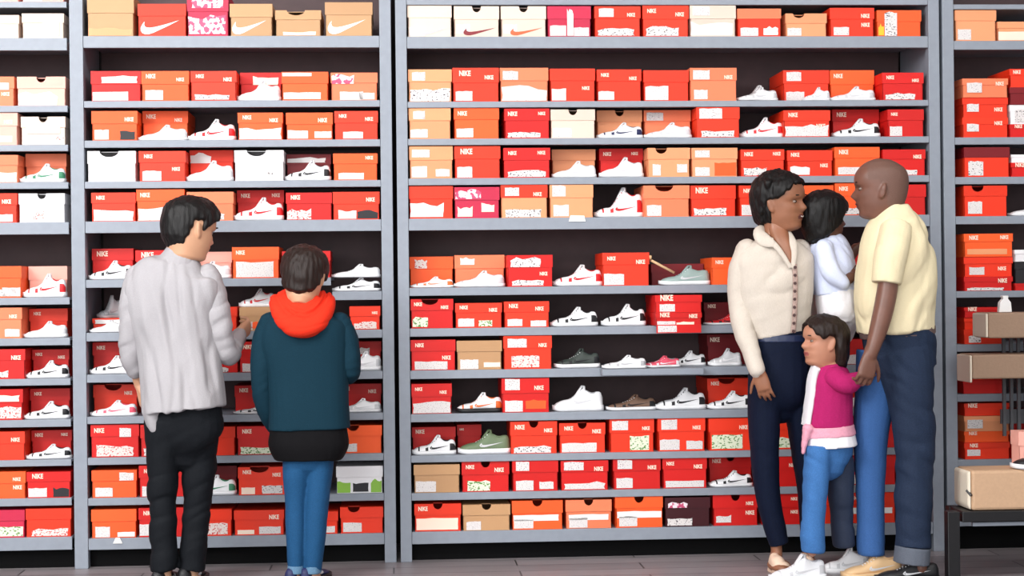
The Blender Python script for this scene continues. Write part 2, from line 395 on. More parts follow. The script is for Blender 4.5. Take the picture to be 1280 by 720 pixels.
        tks.append(tk.mesh('side_tick', SM[acc if acc != main else 'h']))
    SHOES[key] = [('upper', up), ('sole', sm), ('tongue', tm), ('laces', lm), ('lining', lin), ('side_tick', tks[0]), ('side_tick', tks[1])]
    return SHOES[key]
def sneaker(x0, x1, y, z0, z1, cols, label, group, flip=False, yaw=0, roll=0, tall=1.0, parent=None):
    L = x1-x0; h = z1-z0
    main = cols[0]; acc = cols[1] if len(cols) > 1 else main; sole = cols[2] if len(cols) > 2 else 'w'
    hi = h/L > .62
    ms = shoe_meshes(main, acc, sole, hi)
    root = thing('sneaker', label, 'sneaker', ((x0+x1)/2, y, z0+.0008), group)
    hz = .62 if not hi else .78
    root.scale = (L, max(.24, L), h/hz)
    root.rotation_euler = (0, roll, (PI if flip else 0)+yaw)
    for n_, me in ms: link(n_, me, root)
    return root
# ------------------------------------------------------------------ what stands on each shelf
ROWS = {
'1': (1, [
 "-30 24 19 C #0/.02/.9/.5/x|27 80 17 C #.5/.1/.9/.98/x",
 "-40 18 96 S Q,#.0/.55/.9/.8/x|21 82 96 P n,#.0/.02/.85/.5/x/r",
 "-40 22 141 P q,#.2/.1/.9/.3/c|26 82 146 C n,#.1/.4/.9/.8/x/r,#.8/.03/.98/.3/r",
 "-38 23 194 S T|26 83 192 S S:wt:203",
 "-40 22 242 O q,r|23 81 242 W n,#.3/.1/.55/.4/r/r,=W",
 "-30 27 333 G r,t|30 84 333 P S:wr:340",
 "-30 28 385 S q,r|31 85 386 O m,S:wh:400",
 "-30 32 437 R q,b|33 87 437 R m,q,S:wk:449",
 "-30 29 487 R #.1/.6/.95/.85/c/r,#.5/.05/.98/.5/r/r|31 88 486 R m,S:wk:500",
 "-30 31 540 O q|34 90 538 R m,z,S:wk:554",
 "-25 32 590 G q,Q|33 91 590 R M,l,#.6/.03/.98/.4/N/r",
 "-25 31 638 M m,#.4/.05/.98/.4/g|31 91 636 O #.1/.03/.95/.3/r/r"]),
'2': (0, [
 "109 168 -5 K #.0/.02/.98/.22/A/r|172 233 5 O w|233 286 -8 M #.0/.05/.95/.5/p/r,#.1/.66/.9/.95/p/r|287 341 5 K w|344 402 13 K N,#.15/.03/.9/.18/c/r|406 466 3 K w",
 "113 176 89 R #.2/.6/.95/.85/w/r,L|176 237 89 G m,q,l|238 296 89 O m,q,t|297 352 91 R #.3/.6/.95/.9/c/r,S:wh:99|352 411 90 G #.0/.85/.65/.97/x,L|413 472 91 S #.0/.6/.5/.95/p/r,c,r",
 "114 172 139 G q,l,#.62/.03/.96/.35/N/r|173 235 139 G m,q,S:wh:155|!236 294 147 wrw H|297 354 141 G m,q,T|357 416 141 G q,l,r|418 473 139 O m,q,c",
 "109 170 189 W N,#.5/.05/.8/.35/w/r|173 232 189 O m,Q,l|233 292 188 O #.0/.6/.5/.95/x/r,S:wh:199|293 355 188 W N,#.55/.2/.8/.32/k/r|357 414 193 D #.0/.7/.9/.9/x/r,S:wk:199|416 472 192 G z,#.1/.03/.7/.28/w",
 "114 170 241 O m,T|170 231 237 G m,T|233 292 240 S t|293 355 238 R m,z,S:wr:245|357 415 241 R m,#.0/.02/.55/.45/r/r|416 475 240 O q,#.1/.03/.5/.35/x/r,#.52/.03/.98/.35/N/r",
 "109 167 311 R M,S:wk:324|169 228 313 R M,t|232 290 315 P S:wh:325|290 349 309 G m,#.06/.03/.9/.54/w|352 413 314 R m,q,r",
 "110 158 398 O #.05/.6/.9/.95/x/r,S:wh:399|262 297 384 O m,#.3/.3/.75/.55/x|299 341 384 K #.1/.1/.6/.4/O/r,l|437 476 383 O q,#.1/.03/.9/.35/r/r",
 "111 170 428 R m,S:wk:443|262 298 440 R b|298 356 427 R m,L|430 477 427 R #.3/.55/.7/.8/w/r,S:wh:437",
 "111 172 481 O N,q,S:wp:499|293 352 482 R m,z,S:wk:504|421 477 480 R m,q,S:wh:497",
 "113 174 531 R m,#.6/.62/.85/.9/w,#.1/.03/.9/.4/r/r|175 234 531 R m,t|236 294 534 O m|296 355 533 R m,#.05/.03/.9/.3/g/r|425 478 532 G j,#.15/.05/.4/.35/w",
 "114 171 588 G #.62/.62/.95/.92/w,l|173 232 582 R m,l|236 296 583 D S:wt:592|297 357 584 O N,m,q,#.05/.03/.35/.28/c,#.5/.04/.95/.34/k|420 483 583 W =W,#.0/.02/.3/.5/L/r,#.75/.02/.99/.55/L/r,#.35/.05/.7/.4/N/r",
 "114 171 637 G l,#.58/.03/.98/.2/x|173 232 635 R m,#.0/.05/.4/.45/w|236 290 637 O m,#.3/.05/.92/.5/r|292 355 638 O q,#.05/.04/.4/.22/c,#.5/.04/.95/.34/w|362 423 640 O m,#.3/.05/.95/.35/w|425 484 634 O j,#.05/.05/.5/.42/w"]),
'3': (1, [
 "509 565 5 C h,l|567 624 8 C n,d,#.03/.1/.35/.42/w|626 683 8 C n,o,#.03/.1/.35/.42/w|684 739 8 M #.45/.03/.6/.95/x/r,l,r|743 801 8 O x,q,t|803 861 7 O m,q,#.05/.03/.8/.35/k/r|862 920 6 C #.0/.04/.95/.5/x/r,x|922 977 11 O =S,l,#.6/.05/.95/.4/x/r|982 1034 17 A l,j|1037 1093 10 O l,q,Q|1096 1152 13 G #.02/.05/.15/.5/y/r,#.16/.02/.45/.96/k",
 "509 565 87 A x,#.02/.02/.98/.45/k/r|565 624 85 O M,q,l|625 686 85 S x,T|687 744 86 O #.02/.03/.35/.4/w,Q|746 802 87 O m,q,l|804 861 88 O #.02/.03/.55/.5/w|862 921 85 S x,q,l|!921 978 105 wh P|979 1037 88 O x,l,S:wh:108+|1037 1093 88 G m,S:wh:107|1096 1155 91 R m,q,t",
 "511 564 135 A x,l|567 624 134 G m,l|630 687 136 R m,z,t|688 744 137 C n,l|746 803 134 A n,S:wn:152|805 864 134 S x,S:wh:152|866 925 133 O #.05/.62/.6/.97/w,t|!925 978 145 wrw H|979 1038 138 O m,Q,T|1040 1099 137 R m,S:wk:147|1100 1155 137 R m,l",
 "511 566 183 A x,l,r|568 626 183 O M,l|629 688 185 R m,z,t|690 745 187 A S:ww:200|749 804 186 R m,z,S:ww:195|806 863 185 A j,#.1/.05/.3/.45/w,#.7/.15/.95/.45/w|864 922 185 A x,l,#.5/.03/.99/.5/O|926 981 187 O m,z,#.05/.03/.6/.35/k/r|984 1041 188 O m,Q,#.05/.05/.5/.4/x/r|1043 1100 184 G m,L|1103 1157 187 R q,t",
 "511 567 233 O #.0/.05/.8/.5/x/r|568 625 234 M =M,#.0/.62/.6/.95/p/r,#.05/.05/.4/.4/c/r,#.6/.2/.9/.5/c/r|626 685 231 A =O,x,t,q|687 742 231 A x,l|!743 803 233 wrw H|804 862 232 S N,l|863 920 232 O M,t|924 981 232 O m,l|983 1042 232 G m,l|1044 1101 229 G m,t|1104 1158 231 R m,l",
 "512 567 321 G #.1/.62/.4/.92/r/r,S:wo:345|568 631 319 S #.1/.7/.4/.95/x/r,S:wh:337|633 691 319 R =R,#.05/.62/.75/.95/k/r,Q,t|!691 752 329 wrw|753 812 316 O m,q,l|814 880 330 D S0|882 941 322 G m,r|1046 1105 316 R m,l",
 "513 567 374 R N,m,q,#.02/.05/.4/.4/g/r|569 628 379 O m,q,l,#.5/.05/.8/.3/g|630 687 377 O m,q,l,r|!688 746 382 wk|!752 806 378 wk|880 936 378 D m,S:rk:392|1046 1105 378 R m,l",
 "513 570 425 R m,Q,L|571 628 426 K l,#.6/.08/.98/.25/c|629 690 420 O x,q,#.15/.05/.75/.42/r|!693 749 434 fkw|!886 926 434 hw|884 941 418 D S0,m|1046 1105 424 R m,l|1107 1162 424 R m,l",
 "514 565 480 R m,q,T|!570 627 489 wok|627 687 473 R x,q,l,#.5/.1/.95/.4/O/r|!691 753 480 ww H|!758 819 492 bkw|!820 881 483 wk|884 938 473 O N,m,S:wk:487|987 1044 478 O m,l|1046 1105 476 R m,l|1107 1162 474 R m,l",
 "515 570 534 R m,S:wk:542|571 602 531 R S0,m|638 697 527 O n,m,q,t|699 757 529 O n,m,q,L|762 818 524 O x,q,#.45/.05/.9/.5/g|822 882 522 O x,l,q,r|886 940 523 O q,#.05/.05/.8/.5/g|942 1000 520 O m,#.2/.05/.9/.4/g/r|1004 1060 520 R m|1062 1120 520 R m,l|1122 1165 520 R m,r",
 "517 575 581 K #.02/.03/.48/.42/w|577 637 577 R n,m,q,#.1/.03/.6/.4/g/r|640 698 576 R x,r,l|701 761 576 R x,q,#.05/.03/.95/.3/w/r|766 826 573 R x,q,l|828 884 572 R m,q,#.05/.03/.95/.25/w|886 940 570 R n,m,S:wk:587|942 1003 566 R m,q,l|1004 1060 566 R m|1062 1120 566 R m,l|1122 1165 566 R m,r",
 "518 577 630 O n,m,#.02/.05/.95/.5/c|578 638 631 K n,l|640 704 626 G n,B,l|707 765 625 S n,B,l|769 829 621 G n,B,l|831 888 622 V #.05/.65/.5/.85/p/r,b|891 948 618 R n,q,#.05/.1/.4/.35/w/r,Q|952 1003 617 R m,z,Q|1005 1060 616 O m|1062 1120 615 O m,B|1122 1165 614 R m,B"]),
}
ROWN = ['top', 'second', 'third', 'fourth', 'fifth', 'sixth', 'seventh', 'eighth', 'ninth', 'tenth', 'eleventh', 'bottom']
BAYN = {'1': 'leftmost', '2': 'left', '3': 'wide'}
BAYC = {'1': 40, '2': 292, '3': 838}
for b, (off, rows) in ROWS.items():
    tops = BAYS[b]
    if b == '2': tops = tops[:6]+tops[7:]
    for ri, row in enumerate(rows):
        zs = tops[ri+off]; nb = ns = 0; px_ = -99
        yc = 360-(zs-CAMH)*FPX/DIST
        for item in row.split('|'):
            if item[0] == '!':
                q = item[1:].split(); x0, x1, yt = map(float, q[:3]); cols = q[3]; fl = q[4] if len(q) > 4 else ''
                a = P(x0, yt, .07); c = P(x1, yt, .07)
                desc = SCOL[cols[0]][1]+(' and '+SCOL[cols[1]][1] if len(cols) > 1 and cols[1] != cols[0] else '')
                lab = '%s sneaker without box, %s loose one, %s row, %s bay' % (desc, ORD[ns], ROWN[ri], BAYN[b]); ns += 1
                if fl == 'P':
                    for k in range(2):
                        sneaker(a.x+.0*k, c.x-.03*(1-k), .05+.13*k, zs, zs+(a.z-zs)*(.85+.3*k), cols, ('front' if k == 0 else 'rear')+' low '+lab.replace('sneaker without box, ', 'sneaker of pair, '), 'sneakers displayed on the shelves', yaw=.12)
                else:
                    sneaker(a.x, min(c.x, INX[b][1]-.008), .075, zs, a.z, cols, lab, 'sneakers displayed on the shelves', yaw=random.uniform(-.08, .08))
                continue
            q = item.split(); x0, x1, yt = map(float, q[:3]); col = q[3]; toks = q[4].split(',') if len(q) > 4 else []
            shoe = [t for t in toks if t.startswith('S:')]; toks = [t for t in toks if not t.startswith('S:')]
            Y = .20 if 'S0' in toks else .138 if shoe else random.uniform(.004, .014)
            a = P(x0, yt, Y); c = P(x1, yt, Y); xm = (x0+x1)/2
            za = min((a.z+c.z)/2, min([b_ for b_ in BOTS[b] if b_ > zs+.06] or [9])-.002)
            # same box edge measured at mid height of the row
            xa = P(x0, (yt+yc)/2, Y).x; xb = P(x1, (yt+yc)/2, Y).x
            xa = max(xa, INX[b][0]+.004); xb = min(xb, INX[b][1]-.004); xa = max(xa, px_+.002); px_ = xb; sname = None
            if shoe:
                sc_ = shoe[0].split(':')[1]; sname = SCOL[sc_[0]][1]
            cname = BC[col][1]
            lab = '%s shoe box %s, %s box from left, %s row, %s bay' % (cname, feat(toks, sname), ORD[nb], ROWN[ri], BAYN[b])
            make_box(xa+.001, xb-.001, Y, zs, za, col, toks, lab, 'shoe boxes on the %s bay' % BAYN[b], dep=.31-max(0, Y-.14), lidf=random.uniform(.36, .44))
            if shoe:
                _, cols, sy = shoe[0].split(':'); half = sy.endswith('+'); sy = float(sy.strip('+'))
                A = P(x0+(24 if half else 0), sy, .07); C_ = P(x1-1, sy, .07)
                desc = SCOL[cols[0]][1]+(' and '+SCOL[cols[1]][1] if cols[1] != cols[0] else '')
                sneaker(max(A.x, INX[b][0]+.008), min(C_.x, INX[b][1]-.008), .064, zs, A.z, cols, '%s sneaker before %s box, %s from left, %s row, %s bay' % (desc, cname, ORD[nb], ROWN[ri], BAYN[b]), 'sneakers displayed on the shelves', yaw=random.uniform(-.05, .05))
            nb += 1
# odd ones, each set by hand
T2, T3 = BAYS['2'], BAYS['3']
G_S = 'sneakers displayed on the shelves'
def sn(px0, px1, py, Y, zs, cols, lab, **k):
    a = P(px0, py, Y); c = P(px1, py, Y); return sneaker(a.x, c.x, Y, zs, a.z, cols, lab, G_S, **k)
zs = T2[6]
sn(416, 475, 346, .08, zs, 'wk', 'lower white sneaker of the pair stacked right of the hooded child\'s head')
s_ = sn(415, 475, 329, .08, zs+.062, 'ww', 'upper white sneaker lying on another, right of the hooded child\'s head')
sn(122, 152, 368, .25, T2[7]+.062, 'wh', 'small white sneaker up behind the other, left of the man in grey', yaw=.5)
sn(299, 343, 359, .13, zat(320, 384, .13), 'wr', 'cream white sneaker standing on a cardboard box right of the man in grey', yaw=.1)
sn(824, 886, 330, .06, T3[6], 'eew', 'mint grey sneaker with thick white sole beside the dangling white strap')
sn(573, 637, 535, .07, T3[10], 'ggw', 'sage green sneaker with white sole, in front of a short red box', flip=False)
sn(753, 807, 443, -.045, T3[8], 'wy', 'white sneaker with grey side mark on the small ledge', )
sn(803, 850, 444, .02, T3[8], 'pww', 'pink and white sneaker lying between two white ones', yaw=.2)
sn(836, 881, 437, .13, T3[8], 'wk', 'white sneaker with black panels and flat sole beside the pink one')
# small ledge clipped to the shelf
a = P(753, 466, -.1); b_ = P(880, 474, -.1)
mb = MB(); mb.box(a.x, b_.x, -.1, -.003, T3[8]-.03, T3[8]-.001)
o = link('shelf_ledge', mb.mesh('shelf_ledge', STEEL), None, bevel=.002); tag(o, 'short grey steel ledge clipped in front of a shelf, under pink and white sneakers', 'ledge')
# two red boxes pushed out over the shelf edge
zz = zat(848, 391, -.06)
xa, xb = P(819, 400, -.06).x, P(877, 400, -.06).x
r_ = make_box(xa, xb, -.06, T3[7]+.001, zz, 'R', ['m', 'q', 'l', '#.45/.05/.85/.3/c/r'], 'lower of two red shoe boxes jutting out over the shelf edge', 'two stacked red shoe boxes', dep=.32)
mb = MB(); w2 = (xb-xa)/2; mb.box(-w2+.004, w2-.004, -.163, -.159, -.034, .004); link('front_flap', mb.mesh('front_flap', BM['R']), r_)
mb = MB(); mb.box(-w2+.01, -.01, -.1645, -.163, -.03, .0); link('size_label', mb.mesh('size_label', LAB), r_)
make_box(xa, xb+.002, -.06, zz+.001, zat(848, 369, -.06), 'R', ['M', '#.08/.06/.42/.5/w'], 'upper of two red shoe boxes jutting out over the shelf edge', 'two stacked red shoe boxes', dep=.31)
# dangling strap
mb = MB(); a = P(813, 325, .03); b_ = P(843, 341, .03); mb.cyl(a, b_, .006, 8); mb.cyl(a, (a.x-.002, .012, zat(813, 320, .012)), .006, 8)
o = link('strap', mb.mesh('strap', SM['c'], True)); tag(o, 'pale strap slanting down beside the mint grey sneaker', 'strap')
# tags on the shelf lips
def shelf_tag(px0, px1, py0, py1, lab, tri=False):
    a = P(px0, py1, -.006); c = P(px1, py0, -.006)
    mb = MB()
    pts = [(a.x, a.z), (c.x, a.z), (a.x*.3+c.x*.7, c.z), (a.x*.7+c.x*.3, c.z)] if tri else [(a.x, a.z), (c.x, a.z), (c.x-.006, c.z), (a.x+.008, c.z+.002)]
    mb.prism(pts, -.006, -.0015)
    o = link('paper_tag', mb.mesh('paper_tag', WHITE)); tag(o, lab, 'paper tag')
shelf_tag(711, 732, 269.5, 277, 'small white paper tag on the thick middle shelf lip of the wide bay')
shelf_tag(141, 153, 672, 679.5, 'small white paper triangle on the bottom shelf lip beside the man in grey', True)
# boxes and shoes above the top shelf, cut by the picture's upper edge
for b, n_, offy in (('1', [(-30, 24), (27, 80)], 0), ('3', [(509+58.5*k, 565+58.5*k) for k in range(11)], 0)):
    for k, (x0, x1) in enumerate(n_):
        xa, xb = P(x0, -5, .01).x, P(x1, -5, .01).x; zt = BAYS[b][0]
        make_box(xa, xb, .01, zt, zt+.13+random.uniform(-.01, .005), random.choice('OOCSP') if b == '3' else 'P', ['l', 'm'], 'shoe box at the very top edge, %s from left, above the top row, %s bay' % (ORD[k], BAYN[b]), 'shoe boxes cut by the upper picture edge')
# right-hand bay: stacked boxes
T4 = BAYS['4']
def stack(x0, x1, shelf, specs, where):
    zc = T4[shelf]; n = len(specs); lim = min([b_ for b_ in BOTS['4'] if b_ > zc+.06])-.002
    for k, (yt, col, toks) in enumerate(specs):          # from the bottom up
        Y = .012+.01*(k % 2); zt = min(lim, zat((x0+x1)/2, yt, Y))
        pos = 'only box' if n == 1 else ['bottom', 'second', 'third', 'fourth', 'fifth'][k]+' box of stack'
        make_box(P(x0, yt, Y).x, P(x1, yt, Y).x, Y, zc, zt-.001, col, toks, '%s shoe box, %s %s' % (BC[col][1], pos, where), 'shoe boxes on the right bay', dep=.31, lidf=.34)
        zc = zt
stack(1193, 1245, 1, [(9.5, 'A', ['l'])], 'under the top edge beside the right upright')
stack(1247, 1300, 1, [(27, 'A', ['#.0/.05/1/.5/c'])], 'at the top right picture edge')
stack(1203, 1260, 2, [(147, 'O', ['#.08/.3/.35/.7/w', 'q']), (122, 'O', ['#.08/.3/.35/.7/w', 'Q']), (98, 'S', ['#.08/.25/.42/.8/w', 'q'])], 'beside the right upright, second row, right bay')
stack(1262, 1316, 2, [(155, 'R', ['m']), (131, 'W', ['#.1/.1/.8/.8/k']), (109, 'D', []), (86, 'O', ['m', 'q'])], 'at the picture edge, second row, right bay')
stack(1205, 1262, 3, [(184, 'O', ['=D', '#.08/.05/.42/.55/k'])], 'with dark red lid, third row, right bay')
stack(1264, 1318, 3, [(203, 'R', ['m']), (193, 'W', [])], 'at the picture edge, third row, right bay')
stack(1205, 1259, 4, [(232, 'O', ['#.08/.08/.42/.5/w', 'j'])], 'above the middle beam, fourth row, right bay')
a = P(1262, 252, .06); c = P(1318, 252, .06); sneaker(a.x, c.x, .07, T4[4], a.z, 'ww', 'white sneaker at the right picture edge, fourth row, right bay', G_S)
stack(1205, 1266, 5, [(346, 'R', ['t', 'q']), (321, 'O', ['#.1/.1/.42/.5/w', 'Q']), (292, 'G', ['m', 'z', '#.05/.1/.9/.35/A'])], 'beside the right upright, fifth row, right bay')
stack(1268, 1322, 5, [(354, 'R', []), (327, 'N', []), (312, 'W', [])], 'at the picture edge, fifth row, right bay')
stack(1205, 1258, 6, [(412, 'O', ['#.1/.1/.4/.6/k']), (397, 'O', []), (384, 'R', ['m'])], 'behind the upper tan shelf, right bay')
stack(1204, 1256, 7, [(475, 'R', []), (457, 'O', [])], 'behind the lower tan shelf, right bay')
stack(1205, 1262, 8, [(553, 'O', ['m', '#.05/.2/.35/.6/w']), (539, 'G', ['m']), (520, 'A', ['#.05/.2/.4/.8/w']), (504, 'O', ['m'])], 'above the tan bench block, right bay')
stack(1264, 1318, 8, [(537, 'R', []), (515, 'R', [])], 'at the picture edge behind the bench, right bay')
# ------------------------------------------------------------------ tan display bench in the right foreground
YB = -.85
TAN = mat('tan upholstery', (196, 160, 128), .75, bump=.2, bscale=90, dark=.06)
TAN2 = mat('brown shelf board', (158, 130, 108), .75, bump=.2, bscale=90, dark=.06)
CREAMF = mat('cream end cap', (228, 216, 196), .7, bump=.1, bscale=60)
BLACK = mat('black lacquer', (16, 15, 18), .4)
SLAT = mat('dark grey slats', (74, 74, 78), .5)
def pb(px0, px1, py0, py1, y0, y1, mb=None, mi=0):
    a = P(px0, py1, y0); c = P(px1, py0, y0); mb = mb or MB(); mb.box(a.x, c.x, y0, y1, a.z, c.z, mi); return mb
def wbox(mb, x0, x1, y0, y1, z0, z1): mb.box(x0, x1, y0, y1, z0, z1); return mb
bx0 = P(1214, 600, YB).x; bx1 = bx0+1.1
ztop = zat(1240, 588, YB); zbot = zat(1240, 638, YB)
bench = thing('display_bench', 'black framed display bench with thick tan block on top, right foreground', 'bench', ((bx0+bx1)/2, YB+.25, 0))
off = (-(bx0+bx1)/2, -(YB+.25), 0)
def bp(name, mb, m_, bev=0): return link(name, mb.mesh(name, m_), bench, off, bev)
bp('tan_block', wbox(MB(), bx0+.002, bx1, YB, YB+.2, zbot, ztop), TAN, .012)
ex = P(1196, 600, YB+.25).x
mb = MB(); xe = bx0-.012
mb.add([(bx0, YB+.002, zbot), (bx0, YB+.198, zbot), (xe, YB+.19, zbot+.02), (xe, YB+.012, zbot+.02), (bx0, YB+.002, ztop), (bx0, YB+.198, ztop), (xe, YB+.19, ztop-.012), (xe, YB+.012, ztop-.012)],
       [(0, 1, 2, 3), (4, 7, 6, 5), (0, 3, 7, 4), (3, 2, 6, 7), (2, 1, 5, 6), (1, 0, 4, 5)])
bp('end_cap', mb, CREAMF, .008)
mb = MB(); mb.cyl((xe-.001, YB+.02, (ztop+zbot)/2-.0), (bx0+.0, YB-.001, (ztop+zbot)/2-.02), .006, 6); bp('strap', mb, BLACK)
zf = zat(1240, 652, YB)
bp('frame', wbox(MB(), xe-.03, bx1, YB-.01, YB+.21, zf, zbot-.001), BLACK, .004)
bp('rail', wbox(MB(), xe+.02, bx1, YB+.01, YB+.03, zf-.02, zf-.004), STEEL, .002)
for lx in (P(1184, 690, YB).x, bx1-.06):
    for ly in (YB-.012, YB+.15):
        lx2 = lx+(.058 if ly > YB else 0); mb = MB(); mb.box(lx2, lx2+(.052 if ly < YB else .02), ly, ly+.052, 0, zbot-.001 if lx < 2 else zf); bp('leg', mb, BLACK, .004)
# two upper tan shelves on a slatted screen standing on the floor behind the bench
YR = YB+.62
rack = thing('display_rack', 'dark slatted rack carrying two tan shelves, right picture edge', 'display rack', (bx0+.5, YR+.1, 0))
off2 = (-(bx0+.5), -(YR+.1), 0)
def rp(name, mb, m_, bev=0): return link(name, mb.mesh(name, m_), rack, off2, bev)
sx = P(1254, 500, YR+.1).x
for k in range(14):
    x = sx+k*.034
    rp('slat', wbox(MB(), x, x+.014, YR+.1, YR+.115, zat(1260, 545, YR+.1), zat(1260, 392, YR+.1)), SLAT)
rp('foot_rail', wbox(MB(), sx+.16, sx+.52, YR+.03, YR+.18, 0, .04), SLAT, .004)
for px_ in (.2, .46): rp('post', wbox(MB(), sx+px_, sx+px_+.03, YR+.131, YR+.155, .04, zat(1260, 395, YR+.1)), SLAT, .003)
rp('cross_rail', wbox(MB(), sx-.005, sx+.5, YR+.116, YR+.13, zat(1260, 530, YR+.1), zat(1260, 512, YR+.1)), SLAT)
for nm, (xa, ya, yb, xe_) in {'upper': (1236, 391, 423, 1233), 'lower': (1216, 443.5, 474, 1213)}.items():
    a = P(xa, yb, YR-.10); c = P(xa, ya, YR-.10); e = P(xe_, yb, YR-.10)
    rp('tan_shelf', wbox(MB(), a.x, a.x+.95, YR-.10, YR+.098, a.z, c.z), TAN2, .008)
    rp('end_cap', wbox(MB(), e.x, a.x-.001, YR-.098, YR+.09, a.z+.004-(.02 if nm == 'lower' else 0), c.z-.003), CREAMF, .008)
# white stand-up tag and a sneaker with its box on the bench
a = P(1249, 390, YR-.06); c = P(1265, 372, YR-.06)
zt = P(1236, 391, YR-.10).z
mb = MB(); mb.prism([(a.x, zt+.001), (c.x, zt+.001), (c.x-.004, zt+.045), (c.x-.018, zt+.062), (c.x-.014, zt+.075), (a.x+.014, zt+.075), (a.x+.02, zt+.062), (a.x+.004, zt+.045)], YR-.06, YR-.03)
o = link('price_stand', mb.mesh('price_stand', WHITE), None, bevel=.003); tag(o, 'small white price stand on the upper tan shelf', 'price stand')
a = P(1262, 540, YB+.2)
make_box(a.x, a.x+.22, YB+.09, ztop+.001, zat(1270, 540, YB+.09), 'P', [], 'pale pink shoe box lying on the tan block at the right edge', None, dep=.1)
a = P(1256, 562, YB+.07); sneaker(a.x+.02, a.x+.27, YB+.04, ztop+.001, ztop+.11, 'kkw', 'black sneaker on the tan block in front of the pale pink box', None)
# ------------------------------------------------------------------ people
def loft(mb, pts, seg=20, n=2.2, sub=5, cap=True):
    """pts: (Vector, half width in the picture plane, half depth). Rounded ends."""
    K = [(*p[0], p[1], p[2]) for p in pts]; S = []
    for i in range(len(K)-1):
        a = K[max(i-1, 0)]; b = K[i]; c = K[i+1]; d = K[min(i+2, len(K)-1)]
        for j in range(sub): S.append(cr(a, b, c, d, j/sub))
    S.append(K[-1])
    C_ = [Vector(s[:3]) for s in S]; rings = []; ps = None
    for i, s in enumerate(S):
        t = (C_[min(i+1, len(S)-1)]-C_[max(i-1, 0)]).normalized()
        sv = t.cross(Vector((0, 1, 0)))
        if sv.length < .35:
            sv = (ps-t*ps.dot(t)) if ps is not None else Vector((1, 0, 0))-t*t.x
        sv.normalize()
        if ps is not None and sv.dot(ps) < 0: sv = -sv
        ps = sv; dv = t.cross(sv).normalized()
        w = max(.002, s[3]); d = max(.002, s[4])
        def ring(c, k):
            r = []
            for q in range(seg):
                a = 2*PI*q/seg; co, si = math.cos(a), math.sin(a)
                r.append(c+sv*(w*k*abs(co)**(2/n)*(1 if co > 0 else -1))+dv*(d*k*abs(si)**(2/n)*(1 if si > 0 else -1)))
            return r
        if cap and i == 0:
            e = min(w, d)
            for k, o in ((.25, .95), (.6, .75), (.87, .45)): rings.append(ring(C_[0]-t*e*o*(.6 if cap == 'flat' else 1)*(0 if cap == 'sharp' else 1), k))
        rings.append(ring(C_[i], 1))
        if cap and i == len(S)-1:
            e = min(w, d)
            for k, o in ((.87, .45), (.6, .75), (.25, .95)): rings.append(ring(C_[-1]+t*e*o*(0 if cap == 'sharp' else 1), k))
    mb.rings(rings)
def blob(mb, c, r, axes=None, seg=16, nr=10):
    """ellipsoid"""
    ax = axes or (Vector((1, 0, 0)), Vector((0, 1, 0)), Vector((0, 0, 1)))
    rings = []
    for i in range(nr+1):
        th = PI*(.02+.96*i/nr); rings.append([Vector(c)+ax[0]*(r[0]*math.sin(th)*math.cos(2*PI*q/seg))+ax[1]*(r[1]*math.sin(th)*math.sin(2*PI*q/seg))+ax[2]*(r[2]*math.cos(th)) for q in range(seg)])
    mb.rings(rings)
TS = bpy.data.scenes.new('workbench')
def remesh(mb, name, mats, voxel, smooth=2, disp=None, origin=Vector((0, 0, 0)), post=None, fac=.5):
    me = bpy.data.meshes.new('tmp'); me.from_pydata(mb.v, [], mb.f); me.update()
    bm = bmesh.new(); bm.from_mesh(me); bmesh.ops.recalc_face_normals(bm, faces=bm.faces); bm.to_mesh(me); bm.free()
    ob = bpy.data.objects.new('tmp', me); TS.collection.objects.link(ob)
    r = ob.modifiers.new('r', 'REMESH'); r.mode = 'VOXEL'; r.voxel_size = voxel
    if smooth:
        s = ob.modifiers.new('s', 'SMOOTH'); s.iterations = smooth; s.factor = fac
    with bpy.context.temp_override(scene=TS, view_layer=TS.view_layers[0]):
        dg = bpy.context.evaluated_depsgraph_get(); out = bpy.data.meshes.new_from_object(ob.evaluated_get(dg))
    out.name = name
    bpy.data.objects.remove(ob); bpy.data.meshes.remove(me)
    out.materials.clear()
    for m_ in (mats if isinstance(mats, (list, tuple)) else [mats]): out.materials.append(m_)
    if disp:
        ns = [v.normal.copy() for v in out.vertices]
        for v, n_ in zip(out.vertices, ns): v.co = v.co+n_*disp(v.co)
    if post: post(out)
    out.polygons.foreach_set('use_smooth', [True]*len(out.polygons))
    out.transform(Matrix.Translation(-origin)); out.update()
    return out
def folds(amp, sx=14, sz=5, tilt=0.0, seed=0):
    def f(p):
        u = p.x*math.cos(tilt)+p.z*math.sin(tilt); w_ = -p.x*math.sin(tilt)+p.z*math.cos(tilt)
        a = noise.noise(Vector((u*sx+seed, p.y*sx*.6, w_*sz)))
        b = noise.noise(Vector((u*sx*2.3+seed+9, p.y*sx*1.5, w_*sz*2.4)))
        e = noise.noise(Vector((p.x*6+seed, p.y*6, p.z*5+4)))
        c = math.exp(-(a/.17)**2); k = max(.15, min(1, .55+1.6*e))
        return amp*(.6*a+.25*b-.55*c*k+.15)
    return f
